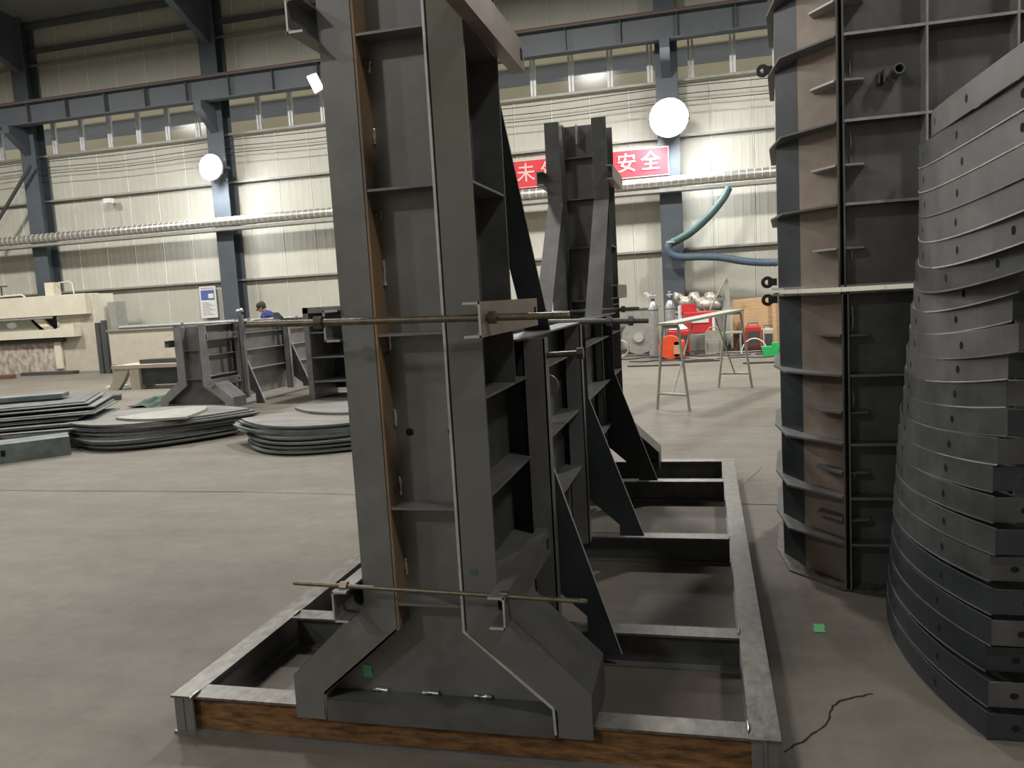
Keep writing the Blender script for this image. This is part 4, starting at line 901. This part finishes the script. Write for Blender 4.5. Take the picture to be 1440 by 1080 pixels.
# welding sets, boxes
def welder(x, y, m, label, wd=.42, h=.42, dp=.5, cat='welding machine'):
    t = thing('welding_machine', label, cat, (x, y, 0))
    o = obj('housing', MB().box(x-wd/2, x+wd/2, y, y+dp, .05, .05+h), m, t, bev=.02)
    obj('front_panel', MB().box(x-wd/2+.04, x+wd/2-.04, y-.012, y, .10, h-.06), 'machine_dark', t)
    obj('handle', MB().tube([(x-wd/3, y+dp/2, .05+h), (x-wd/3, y+dp/2, .12+h), (x+wd/3, y+dp/2, .12+h), (x+wd/3, y+dp/2, .05+h)], .014, 6), 'machine_dark', t)
    for dx in (-1, 1): obj('wheel', MB().cyl((x+dx*(wd/2-.04), y+.08, .05), (x+dx*(wd/2-.01), y+.08, .05), .05, 10), 'machine_dark', t)
    return t
t = thing('wire_reel', 'bright orange reel machine on the floor under the trestle', 'machine', (-.72, 17.9, 0))
obj('reel', MB().cyl((-.78, 17.85, .27), (-.78, 18.2, .27), .26, 20), 'orange', t); obj('case', MB().box(-.72, -.46, 17.85, 18.2, .03, .42), 'orange', t, bev=.03); obj('window_plate', MB().box(-.70, -.52, 17.83, 17.85, .12, .32), 'wood', t)
obj('foot', MB().box(-1.0, -.46, 17.9, 18.15, 0, .03), 'machine_dark', t)
t = welder(-.62, 18.6, 'red', 'dark red welding machine with a white rag, behind the orange reel', .5, .55); solo('white_rag', MB().lathe([(.22, .62), (.2, .66), (.1, .74), (.001, .75)], 10, (-.62, 18.85)), 'white', 'white rag lying on the red welding machine', 'rag')
t = thing('red_tool_chest', 'red tool chest with a white label strip on a low table', 'tool chest', (-.05, 19.6, .46))
obj('case', MB().box(-.50, .22, 19.5, 19.95, .47, .98), 'red', t, bev=.02); obj('label_strip', MB().box(-.32, .08, 19.485, 19.5, .72, .82), 'white', t, label='white label strip'); obj('lid_edge', MB().box(.16, .22, 19.48, 19.5, .5, .95), 'white', t)
obj('upper_box', MB().box(-.55, -.2, 19.6, 19.9, .98, 1.18), 'red', t)
t = thing('low_table', 'low grey work table under the red tool chest', 'table', (-.0, 19.7, 0)); obj('table_top', MB().box(-.62, .85, 19.42, 20.0, .43, .46), 'trestle', t)
for x in (-.58, .8):
    for y in (19.45, 19.95): obj('leg', MB().box(x-.02, x+.02, y-.02, y+.02, 0, .43), 'trestle', t)
solo('cardboard_tube', MB().cyl((-.64, 19.55, .47), (-.64, 19.55, 1.18), .07, 12) if False else MB().cyl((-.58, 19.70, .462), (-.58, 19.70, 1.15), .06, 12), 'white', 'white upright tube standing left of the red tool chest', 'tube')
b = MB(); b.box(-.02, .36, 18.9, 19.3, 0, .03).box(-.02, .0, 18.9, 18.93, .03, .55).box(.34, .36, 18.9, 18.93, .03, .55).box(-.02, .36, 18.9, 18.93, .53, .55).box(-.02, .36, 19.27, 19.3, .03, .5)
t = thing('wire_feeder', 'small wire feeder cage on the floor between the trestle ends', 'machine', (.17, 19.1, 0)); obj('cage', b, 'trestle', t); obj('feeder', MB().box(.02, .32, 18.95, 19.25, .03, .26), 'girt', t); obj('handle', MB().tube([(.02, 19.1, .5), (.1, 19.1, .62), (.25, 19.1, .62), (.33, 19.1, .5)], .015, 6), 'trestle', t)
b = MB(); 
# foil wrapped bundle: lumpy tube
pts = []; rad = []
for i in range(22):
    u = i/21; pts.append((-.72+1.15*u, 20.6+.05*math.sin(i), 1.26+.06*math.sin(i*.9)-.07*u)); rad.append(.15+.05*math.sin(i*1.7)+.03*math.sin(i*3.1)-(.08 if i in (0, 21) else 0))
t = thing('wrapped_duct_bundle', 'crumpled foil wrapped bundle on the grey bin behind the tool chest', 'bundle', (-.1, 20.6, .98)); obj('bundle', MB().tube(pts, rad, 12), 'foil', t)
obj('rubbish_bag', MB().tube([(-.1, 20.45, 1.15), (.05, 20.4, 1.12), (.25, 20.4, 1.12), (.4, 20.4, 1.06)], [.1, .13, .13, .05], 10), 'foil', t)
t = thing('steel_bin', 'open grey steel bin against the back wall', 'bin', (.1, 20.7, 0)); obj('body', MB().box(-.75, .52, 20.35, 21.1, 0, .95), 'girt', t); obj('rim', MB().box(-.78, .55, 20.32, 21.13, .95, .98), 'trestle', t)
t = thing('steel_post', 'tall thin angle post with a diagonal stay, beside the plywood sheets', 'post', (.55, 20.3, 0)); obj('post', MB().box(.50, .60, 20.2, 20.3, 0, 1.80), 'trestle', t); obj('stay', MB().tube([(.52, 20.17, 1.75), (.12, 20.17, 1.0)], .025, 6), 'trestle', t)
for k, (x0, x1, zt, y) in enumerate(((.65, 1.75, 1.20, 20.75), (.9, 2.3, 1.0, 20.5))):
    solo('plywood_sheet', MB().prism([(x0, 0), (x1, 0), (x1, zt+.06), (x0+.05, zt)], 'y', y, y+.03), 'wood', ('tall plywood sheet leaning at the back wall, behind the red compressor', 'shorter plywood sheet in front of the tall one')[k], 'plywood sheet')
solo('wood_batten', MB().prism([(1.62, 0), (1.70, 0), (1.66, 1.25), (1.60, 1.25)], 'y', 20.35, 20.4), 'wood', 'thin wooden batten leaning in front of the plywood', 'batten')
solo('cardboard_box', MB().box(.66, .98, 19.9, 20.2, 0, .40), 'rust_edge', 'brown cardboard box at the foot of the steel post', 'box')
welder(1.10, 19.5, 'red', 'red compressor unit in front of the plywood', .34, .52); welder(1.44, 19.5, 'beige', 'pale control unit right of the red compressor', .26, .45)
t = thing('green_box', 'bright green plastic box on the floor below the plywood', 'box', (1.35, 17.95, 0)); obj('tub', MB().prism([(1.22, 0), (1.50, 0), (1.54, .20), (1.18, .20)], 'y', 17.85, 18.1), 'green', t); obj('tab', MB().box(1.40, 1.52, 17.86, 18.08, .20, .28), 'green', t)
solo('white_hose_loop', MB().tube([(1.05+.28*math.cos(a*math.pi/10), 18.4, .02+.34*math.sin(a*math.pi/10)) for a in range(11)], .016, 6), 'white', 'white hose arched over the floor beside the green box', 'hose')
# cables and offcuts scattered on the floor there
for k in range(14):
    x0, y0 = random.uniform(-2.1, 1.4), random.uniform(16.8, 19.4); a = random.uniform(-.5, .5)
    pts = [(x0+.13*i*math.cos(a), y0+.10*math.sin(i*1.1+k)+.13*i*math.sin(a), .014) for i in range(10)]
    solo('loose_cable', MB().tube(pts, .013, 5), random.choice(['cable', 'machine_dark', 'cable_grey']), 'loose cable lying on the floor around the welding machines', 'cable', 'loose cables on the floor by the welding machines')
for k, (x, y, ln) in enumerate(((-1.6, 16.4, 1.1), (.7, 16.2, .9), (1.3, 15.6, 1.0), (-.5, 16.9, .8))):
    solo('steel_offcut', rotbox(MB(), (x, y), (x+ln, y+.08*(k-1)), .05, 0, .03), 'machine_dark', ('long dark bar on the floor in front of the gas bottles', 'dark bar on the floor right of the trestle', 'dark bar on the floor nearest the ribbed shells', 'dark bar on the floor before the orange reel')[k], 'steel bar')
